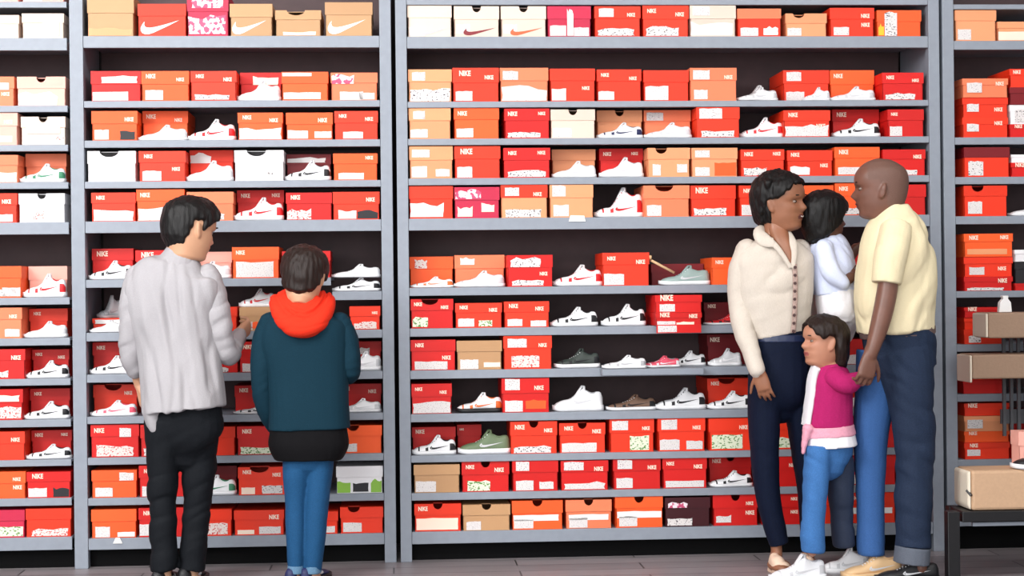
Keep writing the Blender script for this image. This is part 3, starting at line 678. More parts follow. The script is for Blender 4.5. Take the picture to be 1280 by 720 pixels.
# --- head
FK = [(-.40, .06), (-.22, .07), (-.08, .12), (-.03, .22), (0, .315), (.05, .375), (.12, .37), (.18, .385), (.24, .40), (.30, .395), (.42, .40), (.5, .385), (.57, .415), (.66, .425), (.76, .40), (.86, .325), (.93, .235), (.975, .13), (1, .02)]
BK = [(-.40, .34), (-.22, .31), (-.08, .28), (0, .28), (.12, .33), (.25, .41), (.4, .46), (.55, .485), (.68, .48), (.8, .43), (.9, .31), (.96, .20), (1, .02)]
WK_ = [(-.40, .25), (-.22, .235), (-.08, .235), (0, .25), (.06, .27), (.14, .30), (.25, .325), (.4, .345), (.55, .365), (.7, .37), (.8, .345), (.88, .28), (.95, .19), (1, .02)]
NR_H, NS_H = 84, 80
def head_local(zl, a, neck=True, slim=1.0):
    """surface point of the skull in head units; a = angle from the face direction"""
    co, si = math.cos(a), math.sin(a); n = 2.15
    F, B, W = lerpk(FK, zl), lerpk(BK, zl), lerpk(WK_, zl)
    ex = 2/n; cx, sy = abs(co)**ex, abs(si)**ex
    x = (F if co > 0 else -B)*cx; y = W*sy*(1 if si > 0 else -1)*slim
    if co > 0:
        g = lambda u, s: math.exp(-(u/s)**2)
        nz = 0
        if .28 < zl < .56:
            nz = (.56-zl)/.18 if zl > .38 else (zl-.28)/.10
            nz = max(0, min(1, nz)); wd = .05+.035*g(zl-.36, .06)
            x += .105*nz**.9*g(y, wd)
        x += .034*g(zl-.25, .02)*g(y, .10)+.030*g(zl-.192, .022)*g(y, .09)-.018*g(zl-.22, .012)*g(y, .11)
        x -= .045*(g(y-.145, .085)+g(y+.145, .085))*g(zl-.50, .05)
        x += .018*(g(y-.14, .1)+g(y+.14, .1))*g(zl-.585, .03)
        x += .02*(g(y-.2, .09)+g(y+.2, .09))*g(zl-.38, .07)
    return Vector((x, y, zl))
class Head:
    def __init__(s, px, py, Hpx, Y, ang, pitch=0, tilt=0, zc=.52):
        s.H = Hpx/PPM(Y); s.c = P(px, py, Y)
        a = math.radians(ang); f = Vector((math.cos(a), math.sin(a), 0)); l = Vector((-math.sin(a), math.cos(a), 0))
        R_ = Matrix.Rotation(math.radians(pitch), 3, l) @ Matrix.Identity(3)
        Rt = Matrix.Rotation(math.radians(tilt), 3, f)
        s.f = Rt @ (R_ @ f); s.l = Rt @ l; s.u = Rt @ (R_ @ Z.copy()); s.zc = zc
        s.c = s.c - s.f*(-.03*s.H)
    def w(s, p): return s.c+(s.f*p.x+s.l*p.y+s.u*(p.z-s.zc))*s.H
    def skull(s, mb, zmin=-.13):
        rings = []
        for i in range(NR_H+1):
            zl = zmin+(1-zmin)*(i/NR_H); zl = min(zl, .998)
            k = 1-max(0, -.02-zl)/.11*.38
            ps = [head_local(zl, 2*PI*q/NS_H) for q in range(NS_H)]
            rings.append([s.w(Vector((-.10+(p.x+.10)*k, p.y*k, p.z))) for p in ps])
        mb.rings(rings)
        for sg in (-1, 1):                     # ears
            c = s.w(Vector((-.03, .365*sg, .43)))
            ax = ((s.f*.94-s.u*.2+s.l*sg*-.3).normalized(), s.l.copy(), (s.u*.97+s.f*-.15).normalized())
            blob(mb, c, (.072*s.H, .03*s.H, .135*s.H), ax)
            blob(mb, s.w(Vector((-.045, .385*sg, .47))), (.05*s.H, .02*s.H, .07*s.H), ax)
    def hair(s, hl, thick, name, m_, parent, origin, extra=None, vox=.005, rough=.004, seed=3, rag=.02):
        """hl(a in degrees) -> lowest hair height in head units"""
        mb = MB(); rings = []
        for i in range(70):
            zl = -.12+1.118*i/69; r = []
            for q in range(NS_H):
                a = 2*PI*q/NS_H; p = head_local(zl, a); ad = abs((math.degrees(a)+180) % 360-180)
                lim = hl(ad)+rag*noise.noise(Vector((a*5, 2, seed))); k = max(0, min(1, (zl-lim)/.05+.5)); k = k*k*(3-2*k)
                c = Vector((-.03, 0, min(zl, .62))); d = (p-c).normalized()
                p = p+d*(-.05+(.05+thick(ad, zl))*k)
                tp = 1-max(0, -.02-zl)/.11*.42*(1-k); p = Vector((-.10+(p.x+.10)*tp, p.y*tp, p.z))
                r.append(s.w(p))
            rings.append(r)
        mb.rings(rings)
        if extra: extra(mb)
        me = remesh(mb, name, m_, vox, 2, lambda p: rough*noise.noise(Vector((p.x*70, p.y*70, p.z*22))), origin)
        return link(name, me, parent)
    def eyes(s, parent, origin, iris=(40, 24, 16)):
        for sg in (-1, 1):
            c = s.w(Vector((.318, .145*sg, .497))); mb = MB()
            blob(mb, c-origin, (.042*s.H, .045*s.H, .026*s.H), (s.f, s.l, s.u), 14, 10)
            blob(mb, c-origin+s.f*.021*s.H, (.026*s.H,)*3, (s.f, s.l, s.u), 10, 8)
            n = len(mb.f)//2; k0 = 14*10+2
            mb.mi = [0]*k0+[1]*(len(mb.f)-k0)
            link('eye', mb.mesh('eye', [mat('eye white', (140, 124, 114), .6), mat('iris brown', iris, .2)], True), parent)
            mb = MB()
            mb.rings([[s.w(Vector((.385-.3*abs(yy-.145)**1.6, yy*sg, .585+.02*math.sin((yy-.06)*14)+dz)))-origin+s.f*dx for dz, dx in ((0, .0), (.018, .0), (.018, .006), (0, .006))] for yy in (.06, .10, .14, .18, .22)])
            link('eyebrow', mb.mesh('eyebrow', HAIRD, True), parent)
def PPM(Y):
    return FPX/((Y-CAM.y)*math.cos(YAW)+0)
def hand(mb, wrist, d, palm_n, size, curl=.6, thumb=1, spread=.16):
    """wrist point, direction of the fingers, normal of the palm (fingers curl towards it), hand length"""
    d = d.normalized(); n_ = (palm_n-d*palm_n.dot(d)).normalized(); s_ = d.cross(n_).normalized()
    L = size; pl = L*.50
    rings = []
    for t, w, h in ((-.12, .15, .115), (.0, .155, .11), (.15, .19, .10), (.38, .215, .095), (.52, .20, .08), (.56, .15, .05)):
        c = wrist+d*(t*L)+n_*(.02*L*t); r = []
        for q in range(14):
            a = 2*PI*q/14; r.append(c+s_*(w*L*math.copysign(abs(math.cos(a))**.8, math.cos(a)))+n_*(h*L*math.copysign(abs(math.sin(a))**.8, math.sin(a))))
        rings.append(r)
    mb.rings(rings)
    def finger(base, dirv, ln, r, c0):
        pts = [base-dirv*.05*L]; dd = dirv.copy(); p = base.copy(); ang = c0; out = [(pts[0], r, r), (base, r, r)]
        for k, f in enumerate((.45, .3, .25)):
            ax = dd.cross(n_); 
            dd = (Matrix.Rotation(ang*(.8, 1.1, .8)[k], 3, ax) @ dd).normalized(); p = p+dd*ln*f; rr = r*(.95, .88, .75)[k]; out.append((p.copy(), rr, rr))
        K = out
        for a_, b_ in zip(K, K[1:]):
            mb.cyl(a_[0], b_[0], a_[1], 9, b_[1])
        for a_ in K[1:]: blob(mb, a_[0], (a_[1],)*3, None, 9, 6)
    for i, ln in enumerate((.40, .45, .42, .33)):
        o = (i-1.5)
        finger(wrist+d*(.52-.02*abs(o))*L+s_*(-o*.105*L), (d-s_*o*spread*.5).normalized(), ln*L, .046*L, curl)
    tb = wrist+d*.16*L+s_*(.17*L)*thumb
    td = (d*.75+s_*.62*thumb+n_*.25).normalized()
    p0 = tb; p1 = tb+td*.2*L; td2 = (td+d*.5+n_*.35*curl).normalized(); p2 = p1+td2*.15*L; p3 = p2+(td2+n_*.3*curl).normalized()*.12*L
    for a_, b_, r1, r2 in ((wrist+d*.05*L, p0, .05, .06), (p0, p1, .06, .052), (p1, p2, .052, .047), (p2, p3, .047, .038)): mb.cyl(a_, b_, r1*L, 9, r2*L)
    for a_, r1 in ((p0, .06), (p1, .052), (p2, .047), (p3, .038)): blob(mb, a_, (r1*L,)*3, None, 9, 6)
HAIRD = mat('near black hair', (12, 9, 9), .5, bump=.5, bscale=40, stretch=(6, 6, 1), dark=.4, spec=.3)
HAIRB = mat('dark brown hair', (36, 22, 17), .5, bump=.5, bscale=40, stretch=(6, 6, 1), dark=.4, spec=.3)
class Person:
    def __init__(s, fx, fy): g = ground(fx, fy); s.Y = g.y; s.k = 1/PPM(s.Y); s.base = Vector((g.x, g.y, 0)); print('person', fx, 'Y', round(g.y, 2), 'ppm', round(1/s.k))
    def q(s, x, y, dy=0): 
        return P(x, y, s.Y+dy)
    def L(s, mb, pts, n=2.2, cap=True, seg=22):       # (px, py, dy, half width in px, half depth in m)
        loft(mb, [(s.q(*p[:3]), p[3]*s.k, p[4]) for p in pts], seg, n, 5, cap)
    def body(s, mb, label, m_, vox=.0045, post=None):
        o = link('person', remesh(mb, 'person_body', m_, vox, 2, None, s.base, post)); o.location = s.base
        tag(o, label, 'person'); s.o = o; return o
    def wear(s, mb, name, m_, vox=.006, disp=None, smooth=2, label=None, post=None):
        o = link(name, remesh(mb, name, m_, vox, smooth, disp, s.base, post), s.o)
        if label: o['label'] = label
        return o
    def shoe(s, x0, x1, ybot, ytop, cols, name='shoe', ang=0, tilt=0, dy=0, wid=1.0, zb=None):
        """shoe in the person's frame; x0 heel/toe ends in px, ang = direction of the toe in degrees (0: +x)"""
        c = s.q((x0+x1)/2, ybot, dy); zz = c.z if zb is None else zb
        h = (ybot-ytop)*s.k
        ms = shoe_meshes(cols[0], cols[1], cols[2], False)
        L_ = wid
        e = bpy.data.objects.new(name, None); COL.objects.link(e); e.parent = s.o; e.empty_display_size = .03
        e.location = Vector((c.x, s.Y+dy, zz))-s.base; e.scale = (L_, L_*1.02, h/.62); e.rotation_euler = (0, math.radians(tilt), math.radians(ang)+PI)
        for n_, me in ms: link(n_, me, e)
SK_M = mat('light tan skin', (198, 150, 118), .5, dark=.05, bscale=30); SK_B = mat('brown skin', (146, 96, 70), .42, dark=.12, bscale=25)
SK_D = mat('deep brown skin', (112, 74, 60), .42, dark=.12, bscale=25); SK_C = mat('child brown skin', (92, 58, 44), .45, dark=.08, bscale=25); SK_G = mat('girl light brown skin', (180, 124, 98), .5, dark=.06, bscale=25)
LIP = mat('lips', (150, 80, 74), .4); LIPD = mat('dark lips', (96, 50, 46), .4); TEETH = mat('teeth', (235, 228, 218), .3); STUB = mat('cropped grey hair', (104, 74, 63), .6, bump=.4, bscale=300)
def face_post(hd, lip_i=1, stub=None):
    inv = 1/hd.H
    def f(me):
        for p in me.polygons:
            c = p.center-hd.c; x, y, z_ = c.dot(hd.f)*inv, c.dot(hd.l)*inv, c.dot(hd.u)*inv+hd.zc
            if x > .25 and abs(y) < .115*(1-((z_-.222)/.05)**2*.3) and abs(z_-.222+.0-abs(y)*.12) < .042: p.material_index = lip_i
            if stub is not None and z_ > .55 and z_ > (.86 if x > .2 else .62 if x > 0 else .3) and z_ < 1.2: p.material_index = stub
            if stub is not None and x < -.1 and .12 < z_ < 1.2: p.material_index = stub
    return f
SHIRTG = mat('light grey marl shirt', (164, 161, 164), .9, bump=.25, bscale=220, dark=.05, spec=.15)
JEANK = mat('black denim', (20, 23, 28), .75, bump=.3, bscale=260, dark=.3, spec=.15)
# ================= man in the grey shirt
m1 = Person(224, 733); q = m1.q
h = Head(236, 284, 73, m1.Y, 38, 16, -4)
mb = MB(); h.skull(mb)
m1.L(mb, [(231, 300, 0, 15, .056), (227, 325, -.01, 15, .056), (222, 345, -.01, 24, .06)])
m1.L(mb, [(221, 345, 0, 22, .06), (219, 360, 0, 44, .085), (217, 390, 0, 48, .09), (220, 440, 0, 40, .085), (226, 490, 0, 38, .085), (229, 520, 0, 36, .08)], 2.5)
m1.L(mb, [(176, 360, 0, 10, .04), (167, 400, 0, 13, .045), (164, 440, .03, 11, .04), (170, 462, .06, 8, .03), (175, 482, .08, 7, .025)])
hand(mb, q(174.5, 480, .08), Vector((.12, .1, -1)), Vector((1, .2, 0)), .18, .45, thumb=1)
m1.L(mb, [(260, 362, 0, 10, .04), (272, 405, 0, 13, .045), (281, 440, .05, 11, .04), (296, 424, .22, 8.5, .03), (300, 416, .28, 7, .025)])
hand(mb, q(300, 416, .27), Vector((.35, 1, .25)), Vector((-1, .2, .1)), .18, .6, thumb=-1)
for lx, kx, ax, dy in ((208, 206, 207, 0), (248, 245, 241, .05)):
    m1.L(mb, [(lx, 520, dy, 13, .07), (kx, 610, dy, 10, .045), (kx+1, 655, dy, 9.5, .045), (ax, 712, dy, 7, .035), (ax, 724, dy, 8, .04)])
    blob(mb, q(ax, 726, dy+.06), (.04, .12, .035))
m1.body(mb, 'man with short dark hair in light grey long-sleeved shirt and black jeans, seen from behind', [SK_M, LIP], post=face_post(h))
def hl_short(ad):
    return interp([(0, .80), (35, .76), (60, .64), (75, .50), (84, .42), (90, .60), (104, .58), (112, .30), (125, .14), (180, .08)], ad)
h.hair(hl_short, lambda ad, z: (.05+.035*max(0, z-.6)*2+(.035 if ad < 60 else 0))*(1 if z > .25 else max(.3, z*3)), 'hair', HAIRD, m1.o, m1.base)
h.eyes(m1.o, m1.base)
mb = MB(); SL = MB(); SR = MB()
m1.L(mb, [(224, 318, -.012, 20, .072), (223, 327, -.005, 30, .09), (219, 341, 0, 50, .108), (217, 362, 0, 58, .12), (216, 395, 0, 53, .125), (222, 440, 0, 49, .125), (226, 480, 0, 50, .148), (229, 511, 0, 51, .165)], 2.5, 'sharp', 30)
m1.L(SL, [(172, 344, 0, 15, .055), (169, 372, 0, 18, .07), (165, 405, 0, 16, .062), (164, 440, .02, 14.5, .055), (169, 464, .05, 10.5, .045)], 2.2, True)
m1.L(SR, [(260, 346, 0, 17, .06), (266, 375, 0, 19, .07), (274, 415, 0, 17, .062), (283, 441, .04, 15, .055), (293, 430, .17, 12, .045), (298, 420, .25, 10, .04)])
m1.L(mb, [(190, 490, .0, 12, .10), (193, 515, -.02, 14, .10), (196, 538, -.03, 9, .08)], 2.4)
sf = folds(.021, 12, 2.2, .2)
for b_ in (SL, SR): m1.wear(b_, 'sleeve', SHIRTG, .005, folds(.008, 7, 18, .5, 77), 2)
m1.wear(mb, 'shirt', SHIRTG, .0055, lambda p: sf(p)-.006*math.exp(-((p.x-q(217, 400).x-.02*math.sin(p.z*9))/.012)**2)*(1 if p.y < m1.Y else 0), 2)
mb = MB(); m1.L(mb, [(228, 311, -.008, 17.5, .066), (225, 321, -.01, 22, .076), (223, 330, -.005, 29, .088)], 2.1, 'sharp'); m1.wear(mb, 'collar', SHIRTG, .004)
mb = MB()
m1.L(mb, [(229, 500, 0, 43, .105), (230, 520, 0, 48, .12), (230, 545, .01, 44, .112), (229, 566, .02, 30, .08)], 2.5)
m1.L(mb, [(208, 525, 0, 25, .115), (204, 570, 0, 20.5, .09), (203, 612, 0, 17.5, .075), (204, 655, 0, 16, .07), (205.5, 712, 0, 15.5, .07)], 2.3, 'sharp')
m1.L(mb, [(253, 525, .02, 25, .115), (249, 570, .05, 21.5, .09), (248, 612, .05, 18.5, .078), (245, 655, .05, 17, .07), (240, 712, .05, 16, .07)], 2.3, 'sharp')
m1.wear(mb, 'trousers', JEANK, .006, folds(.011, 4, 12, .4, 5), 2)
for ax, dy in ((207, .06), (239, .11)):
    m1.shoe(ax-8, ax+8, 733, 700, 'kkk', ang=80, dy=dy, wid=.27, zb=0)
# ================= child in the teal jacket
m2 = Person(385, 727); q = m2.q
h = Head(380, 342, 67, m2.Y, 82, 24, 3)
mb = MB(); h.skull(mb)
m2.L(mb, [(380, 355, -.01, 14, .05), (379, 375, -.02, 14.5, .052), (379, 400, -.01, 20, .06)])
m2.L(mb, [(379, 402, 0, 22, .05), (380, 418, 0, 42, .08), (382, 450, 0, 42, .085), (385, 500, 0, 36, .075), (386, 555, 0, 30, .075)], 2.5)
m2.L(mb, [(336, 410, 0, 11, .04), (327, 460, 0, 11, .04), (330, 500, .02, 10, .035), (345, 535, .1, 8, .03)])
hand(mb, q(346, 536, .1), Vector((.3, .8, -.4)), Vector((1, 0, -.2)), .15, .5, thumb=1)
m2.L(mb, [(428, 410, 0, 11, .04), (436, 462, 0, 11, .04), (420, 458, .2, 8, .03)])
hand(mb, q(420, 458, .2), Vector((-.3, 1, .1)), Vector((-1, 0, -.2)), .15, .5, thumb=-1)
for lx, kx, ax in ((369, 371, 370), (400, 396, 392)):
    m2.L(mb, [(lx, 565, 0, 12, .06), (kx, 625, 0, 12, .05), (kx, 660, 0, 11, .05), (ax, 710, 0, 7, .032), (ax, 720, 0, 7, .035)])
    blob(mb, q(ax, 722, .05), (.033, .1, .03))
m2.body(mb, 'person in dark teal jacket with bright orange-red hood and blue jeans, seen from behind', [SK_M, LIP])
h.hair(lambda ad: interp([(0, .78), (60, .62), (80, .42), (90, .52), (104, .5), (112, .22), (130, .08), (180, .0)], ad), lambda ad, z: .075, 'hair', HAIRB, m2.o, m2.base, rough=.005)
TEAL = mat('dark teal jacket cloth', (14, 46, 60), .85, bump=.2, bscale=200, dark=.12, spec=.15); HOOD = mat('orange red hood cloth', (226, 52, 30), .9, bump=.2, bscale=200, dark=.08, spec=.15)
SKIRT = mat('black cloth', (12, 11, 14), .85, bump=.2, bscale=120, dark=.2, spec=.15)
JEANB = mat('mid blue denim', (32, 80, 122), .75, bump=.3, bscale=260, dark=.22, spec=.15)
mb = MB(); SL = MB(); SR = MB()
m2.L(mb, [(379, 392, 0, 33, .09), (379, 404, 0, 50, .10), (381, 425, 0, 56, .108), (384, 460, 0, 52, .11), (386, 500, 0, 50, .115), (387, 536, 0, 51, .12)], 2.6, 'sharp', 30)
m2.L(SL, [(338, 404, 0, 15, .05), (331, 435, 0, 17, .06), (328, 475, 0, 14.5, .055), (333, 510, .03, 13, .05), (344, 534, .09, 10, .04)])
m2.L(SR, [(424, 404, 0, 15, .05), (432, 430, 0, 17, .06), (437, 462, .0, 14, .055), (432, 466, .08, 12, .045), (424, 461, .17, 10, .04)])
for b_ in (SL, SR): m2.wear(b_, 'sleeve', TEAL, .005, folds(.004, 7, 18, .5, 78), 2)
m2.wear(mb, 'jacket', TEAL, .0055, folds(.006, 7, 2, .1, 3), 3)
# hood lying on the back: a gathered cowl coming to a rounded point
mb = MB(); hw = []
for i in range(15):
    t = i/14; a = PI*t; v = math.sin(a)
    x = 378-34*math.copysign(abs(math.cos(a))**.9, math.cos(a)); y = 377+33*v**1.6
    hw.append((x, y, .05-.165*v, 7+6*v, .032+.014*v))
m2.L(mb, hw, 2.0)
for r_, yy, dp, dd in ((30, 373, 27, -.008), (24, 371, 19, .018), (18, 369, 11, .045)):
    m2.L(mb, [(378-r_*math.cos(PI*i/10)+(yy-371), yy+dp*math.sin(PI*i/10)**1.5, .05-(.155-dd)*math.sin(PI*i/10), 4, .03) for i in range(11)], 2.0)
m2.L(mb, [(378, 374, -.04, 23, .03), (378, 388, -.055, 24, .045), (378, 403, -.085, 18, .043), (378, 415, -.11, 8, .032)], 2.0)
hn = folds(.004, 5, 22, .3, 4)
m2.wear(mb, 'hood', HOOD, .004, hn, 1, 'orange-red hood')
mb = MB(); m2.L(mb, [(386, 500, 0, 45, .10), (386, 535, 0, 47.5, .112), (386, 556, 0, 50, .125), (386, 574, 0, 42, .115)], 2.5, 'sharp', 26)
m2.wear(mb, 'undershirt', SKIRT, .006, folds(.004, 12, 3, 0, 2), 2)
mb = MB(); m2.L(mb, [(386, 540, 0, 38, .095), (386, 572, 0, 33, .095)], 2.4)
m2.L(mb, [(371, 560, 0, 18, .085), (371, 595, 0, 17, .08), (370, 630, 0, 13.5, .062), (370, 665, 0, 12.5, .062), (370, 712, 0, 10, .05)], 2.2, 'sharp')
m2.L(mb, [(401, 560, 0, 18, .085), (399, 595, 0, 16.5, .08), (396, 630, -.01, 14.5, .064), (394, 665, 0, 14, .065), (391, 712, 0, 11, .052)], 2.2, 'sharp')
m2.wear(mb, 'jeans', JEANB, .0055, folds(.003, 10, 13, .4, 8), 2)
for ax in (370, 391):
    mb = MB(); m2.L(mb, [(ax, 706, 0, 10.5, .054), (ax, 716, 0, 11, .055)], 2.2, 'sharp'); m2.wear(mb, 'jeans_cuff', mat('pale denim cuff', (92, 130, 160), .8, bump=.3, bscale=200, dark=.2), .004, None, 1)
for ax in (368, 393): m2.shoe(ax-8, ax+8, 727, 700, 'nnk', ang=84 if ax < 380 else 70, dy=.06, wid=.235, zb=0)
# ================= woman in the cream cardigan
w = Person(985, 713); q = w.q
h = Head(974, 250, 71, w.Y, -36, 2, 3)
mb = MB(); h.skull(mb)
w.L(mb, [(968, 275, 0, 13, .05), (967, 292, 0, 14, .052), (968, 312, 0, 26, .07)])
w.L(mb, [(967, 318, 0, 24, .055), (967, 332, 0, 46, .09), (968, 360, 0, 44, .10), (972, 400, 0, 32, .08), (975, 440, 0, 32, .085), (976, 476, 0, 30, .08)], 2.4)
w.L(mb, [(930, 322, 0, 12, .045), (926, 365, .0, 11, .042), (929, 410, -.04, 10, .038), (942, 450, -.12, 8, .03), (949, 466, -.15, 7, .026)])
hand(mb, q(949, 464, -.15), Vector((.25, -.05, -1)), Vector((.35, .9, 0)), .155, .4, thumb=-1)
w.L(mb, [(1003, 322, .04, 11, .045), (1006, 362, .12, 11, .042), (1008, 388, .22, 9, .035), (1034, 386, .36, 7, .03)])
hand(mb, q(1034, 386, .36), Vector((.3, 0, 1)), Vector((0, -1, .2)), .165, .5, thumb=1)
w.L(mb, [(958, 478, 0, 13, .07), (958, 560, 0, 13, .06), (962, 620, .0, 11, .05), (970, 680, 0, 7, .035), (970, 695, 0, 7.5, .04), (968, 706, 0, 8, .03)])
w.L(mb, [(996, 478, .03, 12, .07), (1004, 560, .06, 12, .06), (1010, 620, .08, 11, .05), (1010, 680, .08, 7, .035), (1010, 700, .08, 8, .04)])
blob(mb, q(974, 707, -.05), (.05, .10, .028)); blob(mb, q(1012, 706, .03), (.05, .10, .028))
w.body(mb, 'woman in cream buttoned cardigan and dark navy trousers smiling toward the man', [SK_B, LIPD], post=face_post(h))
h.eyes(w.o, w.base)
mb = MB(); mb.rings([[h.w(Vector((.425-.9*yy*yy+dx, yy, .226+.9*abs(yy)**1.5+dz)))-w.base for dx, dz in ((-.02, -.008), (-.006, -.008), (-.006, .008), (-.02, .008))] for yy in (-.055, -.035, -.018, 0, .018, .035, .055)])
link('teeth', mb.mesh('teeth', TEETH), w.o)
def braids(mb):
    for k in range(6):
        x0 = 950+k*2.2; x1 = 944+k*3.6
        w.L(mb, [(x0-1, 228, .03-.03*k+.04, 5, .018), (x1-.5, 245, .05-.02*k, 5, .02), (x1-1, 262, .05-.02*k, 4.6, .02), (x1+1, 277, .04-.015*k, 3.5, .015)], 2, True, 10)
h.hair(lambda ad: interp([(0, .80), (30, .79), (55, .68), (75, .56), (95, .52), (108, .30), (125, .10), (180, .0)], ad), lambda ad, z: .06+(.03 if ad > 100 else 0), 'hair', HAIRD, w.o, w.base, braids, rough=.006)
CARD = mat('cream knit', (202, 192, 180), .9, bump=.35, bscale=260, dark=.05, spec=.15, stretch=(1, 1, .4)); NAVY = mat('dark navy denim', (11, 21, 44), .75, bump=.2, bscale=240, dark=.35, spec=.15)
mb = MB(); SL = MB(); SR = MB()
w.L(mb, [(967, 297, .0, 17, .07), (967, 306, 0, 36, .085), (967, 320, 0, 50, .10), (967, 345, 0, 51, .115), (969, 380, 0, 47, .115), (975, 418, 0, 39, .105)], 2.4, 'sharp', 30)
w.L(SL, [(934, 312, 0, 14, .055), (926, 338, 0, 15.5, .06), (925, 372, 0, 15, .055), (929, 408, -.04, 13.5, .05), (939, 440, -.10, 11, .042), (946.5, 464, -.145, 9.5, .036)], 2.2, True)
w.L(SR, [(1000, 312, .03, 14, .055), (1004, 338, .07, 14, .055), (1006, 366, .13, 13, .05), (1008, 388, .21, 11, .045), (1018, 386, .25, 9.5, .036)])
cf = folds(.011, 4, 11, .5, 11)
def card(p):                                  # opening in front: V neck
    return cf(p)
def vneck(me):
    pass
for b_ in (SL, SR): w.wear(b_, 'sleeve', CARD, .005, folds(.005, 7, 18, .3, 79), 2)
w.wear(mb, 'cardigan', CARD, .0055, card, 2)
# collar flaps, button band, V of skin
def patch(name, outline, thick, m_, Yf, parent_p, off=.0):
    pts = [parent_p.q(x, y, d) for x, y, d in outline]; n = len(pts); mb = MB(); t = Vector((0, -thick, 0))
    mb.add(pts+[p+t for p in pts], [tuple(range(n)), tuple(range(2*n-1, n-1, -1))]+[(i, i+n, (i+1) % n+n, (i+1) % n) for i in range(n)])
    mb.v = [tuple(Vector(v)-parent_p.base) for v in mb.v]
    return link(name, mb.mesh(name, m_), parent_p.o, bevel=.002)
mb = MB(); w.L(mb, [(969, 276, -.005, 12, .046), (972, 290, -.022, 13, .046), (978, 304, -.065, 11, .032), (985, 318, -.094, 7, .018), (989, 330, -.104, 3, .01)], 2.2, True)
w.wear(mb, 'neckline', SK_B, .0035, None, 2, 'bare skin in the V of the cardigan')
mb = MB(); w.L(mb, [(955, 286, .04, 6, .02), (949, 291, -.03, 8, .02), (955, 300, -.075, 9, .012), (966, 305, -.105, 5, .008)], 2.2)
w.L(mb, [(950, 294, -.05, 3, .01), (966, 304, -.1, 4, .008), (978, 318, -.118, 3.2, .006), (988, 334, -.124, 2.6, .005)], 2.2)
w.L(mb, [(984, 290, -.02, 4, .015), (991, 303, -.09, 5, .009), (993, 318, -.108, 4, .007), (991, 335, -.122, 2.8, .005)], 2.2)
w.wear(mb, 'collar', CARD, .0035, None, 1)
mb = MB(); band = [(993, 330, -.117), (994, 350, -.122), (994, 375, -.122), (993, 398, -.118), (991.5, 416, -.115)]
w.L(mb, [(*b_, 3.4, .006) for b_ in band], 2.5, 'sharp', 12); w.wear(mb, 'button_band', mat('taupe trim', (176, 150, 140), .7, bump=.3, bscale=150, dark=.3), .003, None, 1)
for i in range(9):
    t = i/8; x = 994-2*t**2; y = 334+80*t; c = q(x, y, -.132+.005*t)-w.base; mb = MB(); mb.cyl(c, c+Vector((0, .009, 0)), .0068, 12); link('button', mb.mesh('button', mat('dark button', (70, 44, 42), .4)), w.o)
mb = MB(); w.L(mb, [(976, 415, 0, 36, .10), (976, 436, 0, 39, .108), (976, 470, 0, 40, .115), (977, 495, .01, 36, .105), (977, 510, .02, 22, .07)], 2.4)
w.L(mb, [(957, 470, 0, 21.5, .11), (955, 520, 0, 20, .095), (956, 570, 0, 17.5, .08), (960, 620, 0, 15.5, .068), (969, 662, 0, 13.5, .058), (974, 680, 0, 12.5, .055)], 2.2, 'sharp')
w.L(mb, [(996, 470, .03, 21, .11), (1000, 520, .04, 18, .09), (1006, 570, .06, 16, .078), (1011, 620, .08, 13.5, .065), (1012, 678, .08, 11, .055)], 2.2, 'sharp')
w.wear(mb, 'trousers', NAVY, .0055, folds(.003, 10, 12, .3, 21), 2)
mb = MB(); w.L(mb, [(976, 418, 0, 37.6, .105), (976, 427, 0, 38.8, .109)], 2.4, 'sharp', 28); w.wear(mb, 'belt', mat('navy belt', (26, 38, 70), .4), .004, None, 1)
NUDE = mat('pale nude leather', (226, 196, 172), .5)
for cx, cy, dy, nm in ((975, 712, -.03, 0), (1012, 712, .05, 0)):
    mb = MB(); w.L(mb, [(cx-7, 697, dy+.0, 6.5, .03), (cx-6, 704, dy-.01, 8.5, .045), (cx-1, 709, dy-.06, 9.5, .05)], 2.4)
    w.L(mb, [(cx-8, 713, dy+.03, 8, .03), (cx+4, 713, dy-.08, 10, .04)], 2.4); w.wear(mb, 'shoe', NUDE, .004, None, 2)
# ================= man in the yellow t-shirt
y_ = Person(1118, 722); q = y_.q
h = Head(1102, 233, 75, y_.Y, 166, 3, 0)
mb = MB(); h.skull(mb)
y_.L(mb, [(1108, 250, 0, 17, .06), (1115, 268, .0, 21, .068), (1118, 290, 0, 30, .08)])
y_.L(mb, [(1119, 280, 0, 24, .10), (1119, 310, 0, 38, .15), (1118, 350, 0, 42, .16), (1120, 400, 0, 42, .15), (1130, 450, 0, 34, .15)], 2.4)
# near arm: upper arm in the sleeve, forearm hanging, loose fist
y_.L(mb, [(1116, 300, -.17, 13, .05), (1112, 340, -.19, 12.5, .047), (1107, 375, -.20, 12.5, .045), (1100, 405, -.21, 11.5, .042), (1092, 432, -.22, 9, .032), (1088, 444, -.22, 8, .028)])
hand(mb, q(1088, 442, -.22), Vector((-.25, -.1, -1)), Vector((-.2, 1, 0)), .185, .75, thumb=1)
